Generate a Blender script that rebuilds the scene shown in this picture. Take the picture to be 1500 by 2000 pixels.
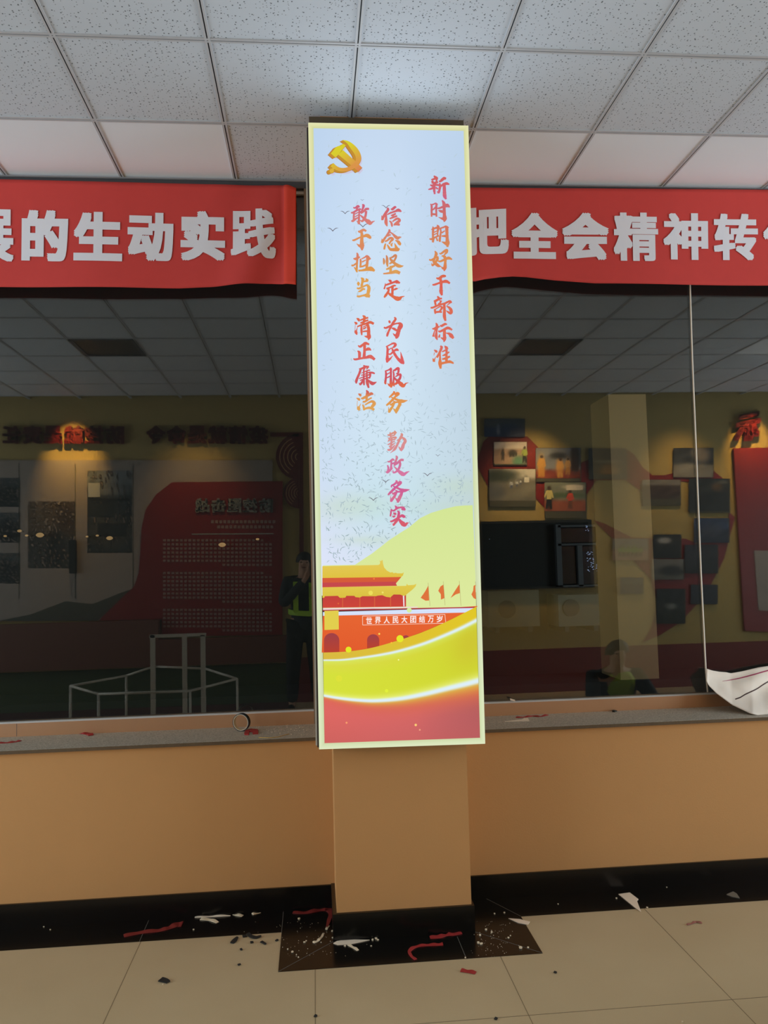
import bpy, bmesh, math, random
from mathutils import Vector, Matrix
from mathutils.geometry import tessellate_polygon

random.seed(7)
S = bpy.context.scene
COL = S.collection
for o in list(bpy.data.objects):
    bpy.data.objects.remove(o)

# ------------------------------------------------------------------ camera
FPX, CAMD, CAMH = 1561.09, 3.9211, 1.62
RGT = Vector((0.99580457, -0.08790469, -0.02541684))
UPV = Vector((0.01948749, -0.06766438, 0.9975178))
FWD = Vector((0.08940631, 0.9938281, 0.06566746))
CPOS = Vector((0, -CAMD, CAMH))
cd = bpy.data.cameras.new('camera')
cam = bpy.data.objects.new('camera', cd)
COL.objects.link(cam)
cd.sensor_fit = 'HORIZONTAL'
cd.sensor_width = 36
cd.lens = FPX * 36 / 1500
cd.clip_start = 0.01
m3 = Matrix((RGT, UPV, -FWD)).transposed()
cam.matrix_world = Matrix.Translation(CPOS) @ m3.to_4x4()
S.camera = cam

# ------------------------------------------------------------------ view, world
S.view_settings.view_transform = 'Standard'
S.view_settings.look = 'None'
S.view_settings.exposure = 0
S.view_settings.gamma = 1
S.view_settings.use_curve_mapping = False
W = bpy.data.worlds.new('night')
S.world = W
W.use_nodes = True
W.node_tree.nodes['Background'].inputs[0].default_value = (0.02, 0.025, 0.035, 1)
W.node_tree.nodes['Background'].inputs[1].default_value = 0.15
try:
    S.cycles.max_bounces = 10
    S.cycles.diffuse_bounces = 5
    S.cycles.glossy_bounces = 4
    S.cycles.transparent_max_bounces = 16
    S.cycles.sample_clamp_indirect = 6
    S.cycles.use_denoising = True
except Exception:
    pass

# ------------------------------------------------------------------ lamps
YG = 0.3317            # glass front face
YB = 2 * YG - 5.85     # back wall of the hall
HC = 3.7047            # ceiling height


def lamp(name, kind, loc, power, colour, target=None, **kw):
    L = bpy.data.lights.new(name, kind)
    L.energy = power
    L.color = colour
    for k, v in kw.items():
        setattr(L, k, v)
    o = bpy.data.objects.new(name, L)
    COL.objects.link(o)
    o.location = loc
    if target is not None:
        o.rotation_euler = (Vector(target) - Vector(loc)).to_track_quat('-Z', 'Y').to_euler()
    return o


# the light box shines into the hall
lamp('lightbox_glow', 'AREA', (0.378, -0.445, 2.22), 8.5, (0.80, 0.91, 1.0), (0.378, -3, 2.22),
     shape='RECTANGLE', size=0.7, size_y=2.7)
# unseen fill lamps added at both ends to brighten the hall
lamp('fill_light_left', 'AREA', (-6.3, -2.6, 1.8), 275, (0.76, 0.89, 1.0), (0, -1.9, 2.6),
     shape='RECTANGLE', size=4.2, size_y=3.0)
lamp('fill_light_right', 'AREA', (7.6, -2.6, 1.8), 310, (0.76, 0.89, 1.0), (0, -1.9, 2.6),
     shape='RECTANGLE', size=4.2, size_y=3.0)
# warm downlights that wash the exhibition wall
for sx in (-2.83, 5.65):
    lamp('wall_washer', 'SPOT', (sx, YB + 0.40, 3.62), 520, (1.0, 0.60, 0.15), (sx, YB, 2.98),
         spot_size=math.radians(62), spot_blend=1.0, shadow_soft_size=0.03)
for sx, pw in ((2.75, 620), (4.7, 300), (-1.4, 160)):
    lamp('wall_washer', 'SPOT', (sx, YB + 0.85, 3.62), pw, (1.0, 0.66, 0.27), (sx, YB, 2.35),
         spot_size=math.radians(68), spot_blend=1.0, shadow_soft_size=0.12)


# ------------------------------------------------------------------ helpers
def lin1(c):
    c /= 255
    return c / 12.92 if c <= 0.04045 else ((c + 0.055) / 1.055) ** 2.4


def lin(c):
    return (lin1(c[0]), lin1(c[1]), lin1(c[2]), 1)


def ray(px, py):
    return FWD + RGT * ((px - 750) / FPX) - UPV * ((py - 1000) / FPX)


def atY(px, py, y):
    d = ray(px, py)
    return CPOS + d * ((y + CAMD) / d.y)


def atZ(px, py, z):
    d = ray(px, py)
    return CPOS + d * ((z - CAMH) / d.z)


def ref(px, py, yv):
    """point seen in the glass at virtual depth yv, returned where it really stands"""
    p = atY(px, py, yv)
    return Vector((p.x, 2 * YG - p.y, p.z))


def refZ(px, py, z):
    p = atZ(px, py, z)
    return Vector((p.x, 2 * YG - p.y, p.z))


def tag(o, label=None, cat=None, group=None, kind=None):
    if label: o['label'] = label
    if cat: o['category'] = cat
    if group: o['group'] = group
    if kind: o['kind'] = kind
    return o


def empty(name, loc, label, cat, group=None):
    o = bpy.data.objects.new(name, None)
    COL.objects.link(o)
    o.empty_display_size = 0.1
    o.location = loc
    return tag(o, label, cat, group)


ORG = {}   # world origin of every object built here


class MB:
    def __init__(s):
        s.v, s.f, s.m, s.c = [], [], [], []

    def vert(s, p, c=None):
        s.v.append(Vector(p)); s.c.append(c or (1, 1, 1, 1))
        return len(s.v) - 1

    def face(s, ids, m=0):
        s.f.append(list(ids)); s.m.append(m)

    def poly(s, pts, m=0, cols=None):
        b = [s.vert(p, cols[i] if cols else None) for i, p in enumerate(pts)]
        for t in tessellate_polygon([[Vector(p) for p in pts]]):
            s.face([b[i] for i in t], m)

    def box(s, lo, hi, m=0):
        x0, y0, z0 = lo; x1, y1, z1 = hi
        b = len(s.v)
        for p in ((x0, y0, z0), (x1, y0, z0), (x1, y1, z0), (x0, y1, z0), (x0, y0, z1), (x1, y0, z1), (x1, y1, z1), (x0, y1, z1)):
            s.vert(p)
        for q in ((0, 3, 2, 1), (4, 5, 6, 7), (0, 1, 5, 4), (1, 2, 6, 5), (2, 3, 7, 6), (3, 0, 4, 7)):
            s.face([b + i for i in q], m)

    def prism(s, pts, off, m=0):
        """polygon pts extruded by vector off"""
        off = Vector(off)
        a = [s.vert(p) for p in pts]
        b = [s.vert(Vector(p) + off) for p in pts]
        tris = tessellate_polygon([[Vector(p) for p in pts]])
        for t in tris:
            s.face([a[i] for i in t], m)
            s.face([b[i] for i in reversed(t)], m)
        n = len(pts)
        for i in range(n):
            j = (i + 1) % n
            s.face((a[i], a[j], b[j], b[i]), m)

    def tube(s, pts, r, n=8, m=0, caps=True):
        pts = [Vector(p) for p in pts]
        rs = r if isinstance(r, (list, tuple)) else [r] * len(pts)
        rings = []
        for i, p in enumerate(pts):
            d = (pts[min(i + 1, len(pts) - 1)] - pts[max(i - 1, 0)]).normalized()
            a = d.cross(Vector((0, 0, 1)))
            if a.length < 0.05: a = d.cross(Vector((1, 0, 0)))
            a.normalize(); b = d.cross(a)
            rings.append([s.vert(p + (a * math.cos(2 * math.pi * k / n) + b * math.sin(2 * math.pi * k / n)) * rs[i]) for k in range(n)])
        for A, B in zip(rings, rings[1:]):
            for k in range(n):
                s.face((A[k], A[(k + 1) % n], B[(k + 1) % n], B[k]), m)
        if caps:
            s.face(rings[0][::-1], m); s.face(rings[-1], m)

    def cyl(s, c, axis, r, h, n=24, m=0):
        c = Vector(c); ax = Vector(axis).normalized()
        s.tube([c, c + ax * h], r, n, m)

    def build(s, name, mats, parent=None, org=None, smooth=False, flip=False):
        if parent is not None:
            org = ORG[parent.name]
        if org is None:
            xs = [p.x for p in s.v]; ys = [p.y for p in s.v]; zs = [p.z for p in s.v]
            org = Vector(((min(xs) + max(xs)) / 2, (min(ys) + max(ys)) / 2, min(zs)))
        org = Vector(org)
        me = bpy.data.meshes.new(name)
        me.from_pydata([p - org for p in s.v], [], s.f)
        if not isinstance(mats, (list, tuple)): mats = [mats]
        for m in mats: me.materials.append(m)
        me.polygons.foreach_set('material_index', s.m)
        if smooth: me.polygons.foreach_set('use_smooth', [True] * len(s.f))
        at = me.color_attributes.new('ink', 'FLOAT_COLOR', 'POINT')
        at.data.foreach_set('color', [x for c in s.c for x in c])
        me.update()
        o = bpy.data.objects.new(name, me)
        COL.objects.link(o)
        if parent is not None:
            o.parent = parent
        else:
            o.location = org
        ORG[o.name] = org
        return o


def thing(name, loc, label, cat, group=None):
    o = empty(name, loc, label, cat, group)
    ORG[o.name] = Vector(loc)
    return o


def crom(pts, k=4):
    """Catmull-Rom resampling of tuples"""
    if len(pts) < 3: k2 = k
    out = []
    n = len(pts)
    for i in range(n - 1):
        p0, p1, p2, p3 = pts[max(i - 1, 0)], pts[i], pts[i + 1], pts[min(i + 2, n - 1)]
        for j in range(k):
            t = j / k
            out.append(tuple(0.5 * (2 * b + (c - a) * t + (2 * a - 5 * b + 4 * c - d) * t * t + (3 * b - a - 3 * c + d) * t ** 3)
                             for a, b, c, d in zip(p0, p1, p2, p3)))
    out.append(tuple(pts[-1]))
    return out


# ------------------------------------------------------------------ materials
def mat(name):
    m = bpy.data.materials.new(name)
    m.use_nodes = True
    return m, m.node_tree.nodes, m.node_tree.links


def pbr(name, rgb, rough=0.6, metal=0.0, spec=0.5, noise=0.0, nscale=8, bump=0.0, bscale=200):
    m, n, l = mat(name)
    b = n['Principled BSDF']
    c = lin(rgb)
    b.inputs['Base Color'].default_value = c
    b.inputs['Roughness'].default_value = rough
    b.inputs['Metallic'].default_value = metal
    b.inputs['Specular IOR Level'].default_value = spec
    tc = n.new('ShaderNodeTexCoord')
    if noise:
        t = n.new('ShaderNodeTexNoise'); t.inputs['Scale'].default_value = nscale; t.inputs['Detail'].default_value = 5
        l.new(tc.outputs['Object'], t.inputs['Vector'])
        r = n.new('ShaderNodeMix'); r.data_type = 'RGBA'
        r.inputs[6].default_value = tuple(x * (1 - noise) for x in c[:3]) + (1,)
        r.inputs[7].default_value = tuple(min(1, x * (1 + noise)) for x in c[:3]) + (1,)
        l.new(t.outputs['Fac'], r.inputs[0]); l.new(r.outputs[2], b.inputs['Base Color'])
    if bump:
        t = n.new('ShaderNodeTexNoise'); t.inputs['Scale'].default_value = bscale; t.inputs['Detail'].default_value = 3
        l.new(tc.outputs['Object'], t.inputs['Vector'])
        bp = n.new('ShaderNodeBump'); bp.inputs['Strength'].default_value = bump; bp.inputs['Distance'].default_value = 0.002
        l.new(t.outputs['Fac'], bp.inputs['Height']); l.new(bp.outputs['Normal'], b.inputs['Normal'])
    return m


def backlit(name):
    """printed film lit from behind: emits the printed colour"""
    m, n, l = mat(name)
    n.remove(n['Principled BSDF'])
    a = n.new('ShaderNodeAttribute'); a.attribute_name = 'ink'
    e = n.new('ShaderNodeEmission'); e.inputs['Strength'].default_value = 1.0
    l.new(a.outputs['Color'], e.inputs['Color'])
    l.new(e.outputs[0], n['Material Output'].inputs['Surface'])
    return m


M = {}
M['film'] = backlit('backlit_print')
M['wall'] = pbr('ochre_paint', (198, 147, 93), 0.75, spec=0.25, noise=0.03, nscale=5, bump=0.15, bscale=120)
M['ceil_plain'] = pbr('plain_ceiling_tile', (234, 240, 247), 0.85, spec=0.2, noise=0.02, nscale=2)
M['tbar'] = pbr('painted_grid_bar', (188, 190, 194), 0.5)
M['slot'] = pbr('grid_slot', (10, 11, 14), 0.7)
M['granite_black'] = pbr('polished_black_granite', (17, 16, 15), 0.22, spec=0.45, noise=0.5, nscale=40)
M['joint_pale'] = pbr('pale_grout', (96, 92, 84), 0.8)
M['joint_dark'] = pbr('tile_joint', (120, 104, 76), 0.8)
M['steel'] = pbr('brushed_steel', (196, 150, 112), 0.42, metal=0.45, noise=0.06, nscale=3)  # tan base colour stands in for orange reflections in the rail
M['jamb'] = pbr('jamb_aluminium', (150, 132, 112), 0.4, metal=0.4)
M['alu'] = pbr('anodised_aluminium', (200, 200, 196), 0.45, metal=0.2)
M['frame_dark'] = pbr('dark_window_frame', (84, 88, 94), 0.5)
M['silicone'] = pbr('white_silicone', (240, 232, 218), 0.6)
M['cloth_red'] = pbr('red_banner_cloth', (212, 76, 72), 0.8, spec=0.15, noise=0.04, nscale=14, bump=0.2, bscale=500)
M['cloth_hem'] = pbr('red_banner_hem', (226, 78, 62), 0.8, spec=0.15, bump=0.2, bscale=500)
M['letter_white'] = pbr('white_letter_print', (236, 238, 246), 0.8, spec=0.15)
M['box_side'] = pbr('lightbox_side', (70, 60, 52), 0.5)
M['sill_edge'] = pbr('brown_cut_edge', (96, 78, 56), 0.9, noise=0.25, nscale=60)  # mottled brown, darker than the sill slab
M['top_board'] = pbr('column_shade_brown', (92, 80, 62), 0.8)  # shade over the light box, put into the colour
M['box_back'] = pbr('lightbox_back_flange', (214, 206, 190), 0.6)
M['black'] = pbr('black_plastic', (16, 17, 18), 0.45)
M['rubber'] = pbr('black_rubber_crumb', (20, 21, 19), 0.7)
M['red_tape'] = pbr('red_cloth_scrap', (158, 36, 32), 0.7)
M['red_dark'] = pbr('dark_red_ribbon', (122, 32, 26), 0.6)
M['white_scrap'] = pbr('white_paper_scrap', (232, 212, 186), 0.8)
M['cream_strip'] = pbr('cream_foam_strip', (224, 204, 170), 0.8)
M['grey_scrap'] = pbr('grey_film_scrap', (112, 104, 90), 0.6)
M['pinkish'] = pbr('faded_pink_ribbon', (150, 92, 78), 0.7)
M['yellow_wire'] = pbr('yellow_wire', (214, 172, 62), 0.5)
M['sheet'] = pbr('white_sheeting', (246, 234, 218), 0.7, spec=0.3, noise=0.03, nscale=6)
M['magenta'] = pbr('magenta_stripe', (178, 60, 96), 0.7)
M['brown_cord'] = pbr('brown_stripe', (70, 42, 36), 0.7)
M['kraft'] = pbr('beige_tape_core', (206, 190, 160), 0.7)


def sill_mat():
    m, n, l = mat('speckled_granite')
    b = n['Principled BSDF']; b.inputs['Roughness'].default_value = 0.55
    tc = n.new('ShaderNodeTexCoord')
    t = n.new('ShaderNodeTexNoise'); t.inputs['Scale'].default_value = 160; t.inputs['Detail'].default_value = 6
    l.new(tc.outputs['Object'], t.inputs['Vector'])
    r = n.new('ShaderNodeValToRGB')
    r.color_ramp.elements[0].position = 0.34; r.color_ramp.elements[0].color = lin((142, 132, 116))
    r.color_ramp.elements[1].position = 0.66; r.color_ramp.elements[1].color = lin((190, 180, 162))
    l.new(t.outputs['Fac'], r.inputs[0]); l.new(r.outputs[0], b.inputs['Base Color'])
    return m


M['granite_grey'] = sill_mat()


def tile_mat():
    m, n, l = mat('pinhole_ceiling_tile')
    b = n['Principled BSDF']; b.inputs['Roughness'].default_value = 0.9
    b.inputs['Specular IOR Level'].default_value = 0.15
    tc = n.new('ShaderNodeTexCoord')
    ns = n.new('ShaderNodeTexNoise'); ns.inputs['Scale'].default_value = 9; ns.inputs['Detail'].default_value = 2
    l.new(tc.outputs['Object'], ns.inputs['Vector'])
    col = None
    base = None
    for sc, rad in ((42, 0.115), (75, 0.12)):
        v = n.new('ShaderNodeTexVoronoi'); v.inputs['Scale'].default_value = sc; v.voronoi_dimensions = '2D'
        l.new(tc.outputs['Object'], v.inputs['Vector'])
        lt = n.new('ShaderNodeMapRange'); lt.inputs['From Min'].default_value = rad * 0.8; lt.inputs['From Max'].default_value = rad * 1.3
        l.new(v.outputs['Distance'], lt.inputs['Value'])
        sp = n.new('ShaderNodeSeparateColor'); l.new(v.outputs['Color'], sp.inputs[0])
        gt = n.new('ShaderNodeMath'); gt.operation = 'GREATER_THAN'; gt.inputs[1].default_value = 0.42 if sc == 42 else 0.30
        l.new(sp.outputs[0], gt.inputs[0])
        mx = n.new('ShaderNodeMath'); mx.operation = 'MAXIMUM'
        l.new(lt.outputs[0], mx.inputs[0]); l.new(gt.outputs[0], mx.inputs[1])
        if base is None:
            base = mx
        else:
            mu = n.new('ShaderNodeMath'); mu.operation = 'MULTIPLY'
            l.new(base.outputs[0], mu.inputs[0]); l.new(mx.outputs[0], mu.inputs[1]); base = mu
    r = n.new('ShaderNodeMix'); r.data_type = 'RGBA'
    r.inputs[6].default_value = lin((98, 104, 110)); r.inputs[7].default_value = lin((202, 209, 218))
    l.new(base.outputs[0], r.inputs[0]); l.new(r.outputs[2], b.inputs['Base Color'])
    return m


M['tile'] = tile_mat()


def floor_mat():
    m, n, l = mat('polished_beige_tile')
    b = n['Principled BSDF']; b.inputs['Roughness'].default_value = 0.38
    b.inputs['Specular IOR Level'].default_value = 0.3
    tc = n.new('ShaderNodeTexCoord')
    t = n.new('ShaderNodeTexNoise'); t.inputs['Scale'].default_value = 2.2; t.inputs['Detail'].default_value = 8
    l.new(tc.outputs['Object'], t.inputs['Vector'])
    t2 = n.new('ShaderNodeTexNoise'); t2.inputs['Scale'].default_value = 320; t2.inputs['Detail'].default_value = 2
    l.new(tc.outputs['Object'], t2.inputs['Vector'])
    mx = n.new('ShaderNodeMath'); mx.operation = 'MULTIPLY_ADD'; mx.inputs[1].default_value = 0.35
    l.new(t2.outputs['Fac'], mx.inputs[0])
    ad = n.new('ShaderNodeMath'); ad.operation = 'MULTIPLY'; ad.inputs[1].default_value = 0.65
    l.new(t.outputs['Fac'], ad.inputs[0]); l.new(ad.outputs[0], mx.inputs[2])
    r = n.new('ShaderNodeMix'); r.data_type = 'RGBA'
    r.inputs[6].default_value = lin((174, 152, 116)); r.inputs[7].default_value = lin((198, 177, 140))
    l.new(mx.outputs[0], r.inputs[0]); l.new(r.outputs[2], b.inputs['Base Color'])
    return m


M['floor'] = floor_mat()


def glass_mat():
    m, n, l = mat('dark_window_glass')
    n.remove(n['Principled BSDF'])
    t = n.new('ShaderNodeBsdfTransparent'); t.inputs[0].default_value = (0.86, 0.88, 0.87, 1)
    g = n.new('ShaderNodeBsdfGlossy'); g.inputs['Roughness'].default_value = 0.0
    g.inputs[0].default_value = (0.97, 0.94, 0.88, 1)
    lw = n.new('ShaderNodeLayerWeight'); lw.inputs['Blend'].default_value = 0.5
    p = n.new('ShaderNodeMath'); p.operation = 'POWER'; p.inputs[1].default_value = 4
    l.new(lw.outputs['Facing'], p.inputs[0])
    a = n.new('ShaderNodeMath'); a.operation = 'MULTIPLY_ADD'; a.inputs[1].default_value = 0.7; a.inputs[2].default_value = 0.068
    l.new(p.outputs[0], a.inputs[0])
    mx = n.new('ShaderNodeMixShader')
    l.new(a.outputs[0], mx.inputs[0]); l.new(t.outputs[0], mx.inputs[1]); l.new(g.outputs[0], mx.inputs[2])
    l.new(mx.outputs[0], n['Material Output'].inputs['Surface'])
    return m


M['glass'] = glass_mat()

# ------------------------------------------------------------------ setting
XL, XR = -6.6, 7.9
SILLZ = 0.8056
SK = 0.1103


def struct(mb, name, mats, parent=None, **kw):
    o = mb.build(name, mats, parent, **kw)
    o['kind'] = 'structure'
    return o


b = MB(); b.box((XL, YB - 0.1, -0.1), (XR, YG + 0.1, 0.0))
floor = struct(b, 'floor', M['floor'], org=(0, 0, 0))
# joints of the floor tiles
b = MB()
FX, FT, FY = -0.0244, 0.7597, -1.006
for i in range(-9, 11):
    x = FX + i * FT
    y1 = -0.222 if not (-0.172 < x < 0.913) else -0.5721
    b.box((x - 0.0011, YB, 0.0), (x + 0.0011, y1, 0.0006))
for j in range(0, 6):
    y = FY - j * FT
    b.box((XL, y - 0.0011, 0.0), (XR, y + 0.0011, 0.0006))
struct(b, 'tile_joint', M['joint_dark'], floor)

# black granite border on the floor, around the column as well
BT = 0.0016
b = MB()
b.box((XL, -0.222, 0), (-0.172, 0.02, BT)); b.box((0.913, -0.222, 0), (XR, 0.02, BT))
b.box((-0.172, -0.5721, 0), (0.913, 0.02, BT))
border = struct(b, 'trim_1', M['granite_black'], org=(0, 0, 0))
b = MB()


def strip(mb, p, q, w, z, h=0.0004, m=0):
    p, q = Vector((p[0], p[1], z)), Vector((q[0], q[1], z))
    d = (q - p).normalized(); n = Vector((-d.y, d.x, 0)) * (w / 2)
    mb.prism([p + n, p - n, q - n, q + n], (0, 0, h), m)


for (p, q) in (((-0.172, -0.5721), (0.0543, -0.3453)), ((0.913, -0.5721), (0.6769, -0.3453)),
               ((-0.172, -0.222), (-0.172, -0.012)), ((0.913, -0.222), (0.80, -0.012)),
               (tuple(atZ(893, 1830, 0).xy), tuple(atZ(910, 1871, 0).xy)),
               (tuple(atZ(272, 1840, 0).xy), tuple(atZ(291, 1797, 0).xy))):
    strip(b, p, q, 0.0022, BT)
struct(b, 'granite_joint', M['joint_pale'], border)

# low wall under the windows, column, lintel
CL, CR, CF = 0.0722, 0.6663, -0.330
b = MB()
b.box((XL, 0.0, 0.0), (CL, 0.62, SILLZ - 0.016)); b.box((CR, 0.0, 0.0), (XR, 0.62, SILLZ - 0.016))
struct(b, 'wall_front', M['wall'], org=(0, 0, 0))
b = MB(); b.box((CL, CF, 0.0), (CR, 0.66, HC))
struct(b, 'column', M['wall'], org=(CL, CF, 0))
b = MB()
b.box((XL, YG - 0.03, 3.664), (CL, 0.6, HC + 0.05)); b.box((CR, YG - 0.03, 3.664), (XR, 0.6, HC + 0.05))
struct(b, 'lintel', M['frame_dark'], org=(0, YG, 3.66))

# skirtings
b = MB()
b.box((XL, -0.012, 0.0), (CL, 0.0, SK)); struct(b, 'baseboard_left', M['granite_black'])
b = MB()
b.box((CR, -0.012, 0.0), (XR, 0.0, SK)); struct(b, 'baseboard_right', M['granite_black'])
b = MB()
b.box((0.0543, -0.3453, 0), (0.6769, CF, 0.114)); b.box((0.0543, CF, 0), (CL, 0.0, 0.114)); b.box((CR, CF, 0), (0.6769, 0.0, 0.114))
struct(b, 'baseboard_column', M['granite_black'])

# sills
for nm, x0, x1 in (('left', XL, CL), ('right', CR, XR)):
    b = MB(); b.box((x0, -0.020, SILLZ - 0.016), (x1, 0.40, SILLZ))
    sl_ = struct(b, 'sill_' + nm, M['granite_grey'])
    b = MB(); b.box((x0, -0.0215, SILLZ - 0.0165), (x1, -0.0201, SILLZ - 0.001))
    struct(b, 'sill_edge', M['sill_edge'], sl_)

# windows: steel bottom rail, jamb, head, glass
ZG0, ZG1 = 0.8772, 3.664
SEAM = 2.11
xj = atY(613, 1385, YG).x
for k, (x0, x1) in enumerate(((XL, xj), (0.70, XR))):
    b = MB()
    b.box((x0, YG - 0.028, SILLZ), (x1, YG + 0.07, ZG0 - 0.007))
    win = struct(b, 'window_%d' % (k + 1), M['steel'], org=((x0 + x1) / 2, YG, SILLZ))
    g = MB(); g.box((x0, YG, ZG0 - 0.01), (x1, YG + 0.012, ZG1))
    struct(g, 'glass_pane', M['glass'], win)
    a = MB(); a.box((x0, YG - 0.024, ZG0 - 0.007), (x1, YG - 0.0005, ZG0))
    a.box((x0, YG - 0.02, ZG1 - 0.028), (x1, YG - 0.001, ZG1 - 0.012))
    struct(a, 'glazing_bead', M['alu'], win)
    d = MB(); d.box((x0, YG - 0.014, ZG1 - 0.012), (x1, YG + 0.05, ZG1 + 0.002))
    struct(d, 'window_head', M['frame_dark'], win)
    if k == 0:
        j = MB(); j.box((xj, YG - 0.03, SILLZ), (CL, YG + 0.06, ZG1)); struct(j, 'window_jamb', M['jamb'], win)
        j = MB(); xx = atY(36.5, 1425, YG).x
        j.box((xx - 0.0008, YG - 0.0286, SILLZ + 0.002), (xx + 0.0008, YG - 0.027, ZG0 - 0.007)); struct(j, 'rail_joint', M['frame_dark'], win)
    else:
        j = MB(); j.box((CR, YG - 0.03, SILLZ), (0.70, YG + 0.06, ZG1)); struct(j, 'window_jamb', M['jamb'], win)
        s = MB()
        p = [atY(1347.5, 556, YG - 0.002), atY(1352, 700, YG - 0.002), atY(1359.5, 880, YG - 0.002), atY(1369, 1120, YG - 0.002), atY(1378.5, 1310, YG - 0.002), atY(1382, 1352, YG - 0.002)]
        p = [p[0] + (p[0] - p[1]) * 1.2] + p
        s.tube(p, 0.0046, 8); struct(s, 'glass_seam', M['silicone'], win, smooth=True)

# ceiling with its grid
TS, X0, Y2 = 0.5936, -0.9687, -0.2585
b = MB()
xs = [X0 + i * TS for i in range(-10, 16)]
ys = [YG] + [Y2 - j * TS for j in range(0, 9)]
for i in range(len(xs) - 1):
    for j in range(len(ys) - 1):
        y1, y0 = ys[j], max(ys[j + 1], YB)
        if y1 <= YB: continue
        ti = i - 10
        plain = (j == 0 and ti not in (1, 2)) or (j == 5 and ti in (-2, 4, 9)) 
        b.face([b.vert((xs[i], y0, HC)), b.vert((xs[i], y1, HC)), b.vert((xs[i + 1], y1, HC)), b.vert((xs[i + 1], y0, HC))], 1 if plain else 0)
ceil = struct(b, 'ceiling', [M['tile'], M['ceil_plain']], org=(0, 0, HC))
b = MB()
hw, sl, dz = 0.0118, 0.0027, 0.005
for x in xs:
    b.box((x - hw, YB, HC - dz), (x - sl, YG, HC + 0.01)); b.box((x + sl, YB, HC - dz), (x + hw, YG, HC + 0.01))
    b.box((x - sl, YB, HC - 0.0012), (x + sl, YG, HC + 0.01), 1)
for y in ys[1:]:
    if y < YB: continue
    b.box((xs[0], y - hw, HC - dz - 0.0004), (xs[-1], y - sl, HC + 0.01)); b.box((xs[0], y + sl, HC - dz - 0.0004), (xs[-1], y + hw, HC + 0.01))
    b.box((xs[0], y - sl, HC - 0.0016 - 0.0004), (xs[-1], y + sl, HC + 0.01), 1)
b.box((xs[0], YG - 0.032, HC - 0.006), (xs[-1], YG - 0.03, HC)); b.box((xs[0], YG - 0.05, HC - 0.006), (xs[-1], YG - 0.03, HC - 0.004))
struct(b, 'ceiling_grid', [M['tbar'], M['slot']], ceil)
b = MB(); b.box((XL - 0.5, YB - 0.2, HC + 0.03), (XR + 1.5, YG + 0.6, HC + 0.12))
struct(b, 'ceiling_slab', M['frame_dark'], org=(0, 0, HC + 0.03))
# end walls of the hall
M['cream'] = pbr('cream_wall', (172, 152, 98), 0.8, spec=0.2, noise=0.03, nscale=3)
b = MB(); b.box((XL - 0.1, YB - 0.1, 0), (XL, 0.62, HC + 0.03)); struct(b, 'wall_left', M['cream'])
b = MB(); b.box((XR, YB - 0.1, 0), (XR + 0.1, 0.62, HC + 0.03)); struct(b, 'wall_right', M['cream'])
b = MB(); b.box((XL, YB - 0.1, 0), (XR, YB, HC + 0.03)); struct(b, 'wall_back', M['cream'])

# ------------------------------------------------------------------ light box on the column
PF = -0.42


def A(px, py, k=0.0):
    return atY(px, py, PF - 0.0006 * k)


TL, TR, BR, BL = (602, 239.5), (914.7, 245.3), (947.7, 1452.7), (623.3, 1463.6)
root = thing('lightbox', (0.378, -0.38, 0.8316), 'tall narrow backlit light box with red calligraphy, mounted on the column', 'light box')
b = MB()
q = [A(*c) for c in (TL, TR, BR, BL)]
qi = [Vector((p.x, CF - 0.001, p.z)) for p in q]
ids = [b.vert(Vector((p.x, PF + 0.0012, p.z))) for p in q] + [b.vert(p) for p in qi]
for s_ in ((0, 1, 5, 4), (1, 2, 6, 5), (2, 3, 7, 6), (3, 0, 4, 7), (4, 5, 6, 7), (3, 2, 1, 0)):
    b.face([ids[i] for i in s_])
b.build('box_frame', M['box_side'], root)
b = MB()
fl = 0.0145
for e in ((3, 0),):
    p0, p1 = qi[e[0]], qi[e[1]]
    b.prism([p0 + Vector((-fl, 0, 0)), p0 + Vector((-0.0075, 0, 0)), p1 + Vector((-0.0075, 0, 0)), p1 + Vector((-fl, 0, 0))], (0, -0.012, 0))
b.build('back_flange', M['box_back'], root)
b = MB()
p0, p1 = qi[2], qi[1]
b.prism([p0, p0 + Vector((0.006, 0, 0)), p1 + Vector((0.006, 0, 0)), p1], (0, -0.05, 0))
b.prism([qi[3] + Vector((-0.0072, 0, 0)), qi[3] + Vector((0, 0, 0)), qi[0], qi[0] + Vector((-0.0072, 0, 0))], (0, -0.05, 0))
b.build('side_profile', M['box_side'], root)


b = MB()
b.box((q[0].x + 0.004, CF - 0.006, max(q[0].z, q[1].z) - 0.004), (q[1].x - 0.004, CF - 0.0005, HC - 0.006))  # dark strip added to paint the shade on the column above the box
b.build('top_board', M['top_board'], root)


def blend(stops, t):
    if t <= stops[0][0]: return stops[0][1:]
    for a, c in zip(stops, stops[1:]):
        if t <= c[0]:
            k = (t - a[0]) / (c[0] - a[0])
            return tuple(x + (y - x) * k for x, y in zip(a[1:], c[1:]))
    return stops[-1][1:]


def mixc(a, c, k):
    k = max(0.0, min(1.0, k))
    return tuple(x + (y - x) * k for x, y in zip(a, c))


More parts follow.
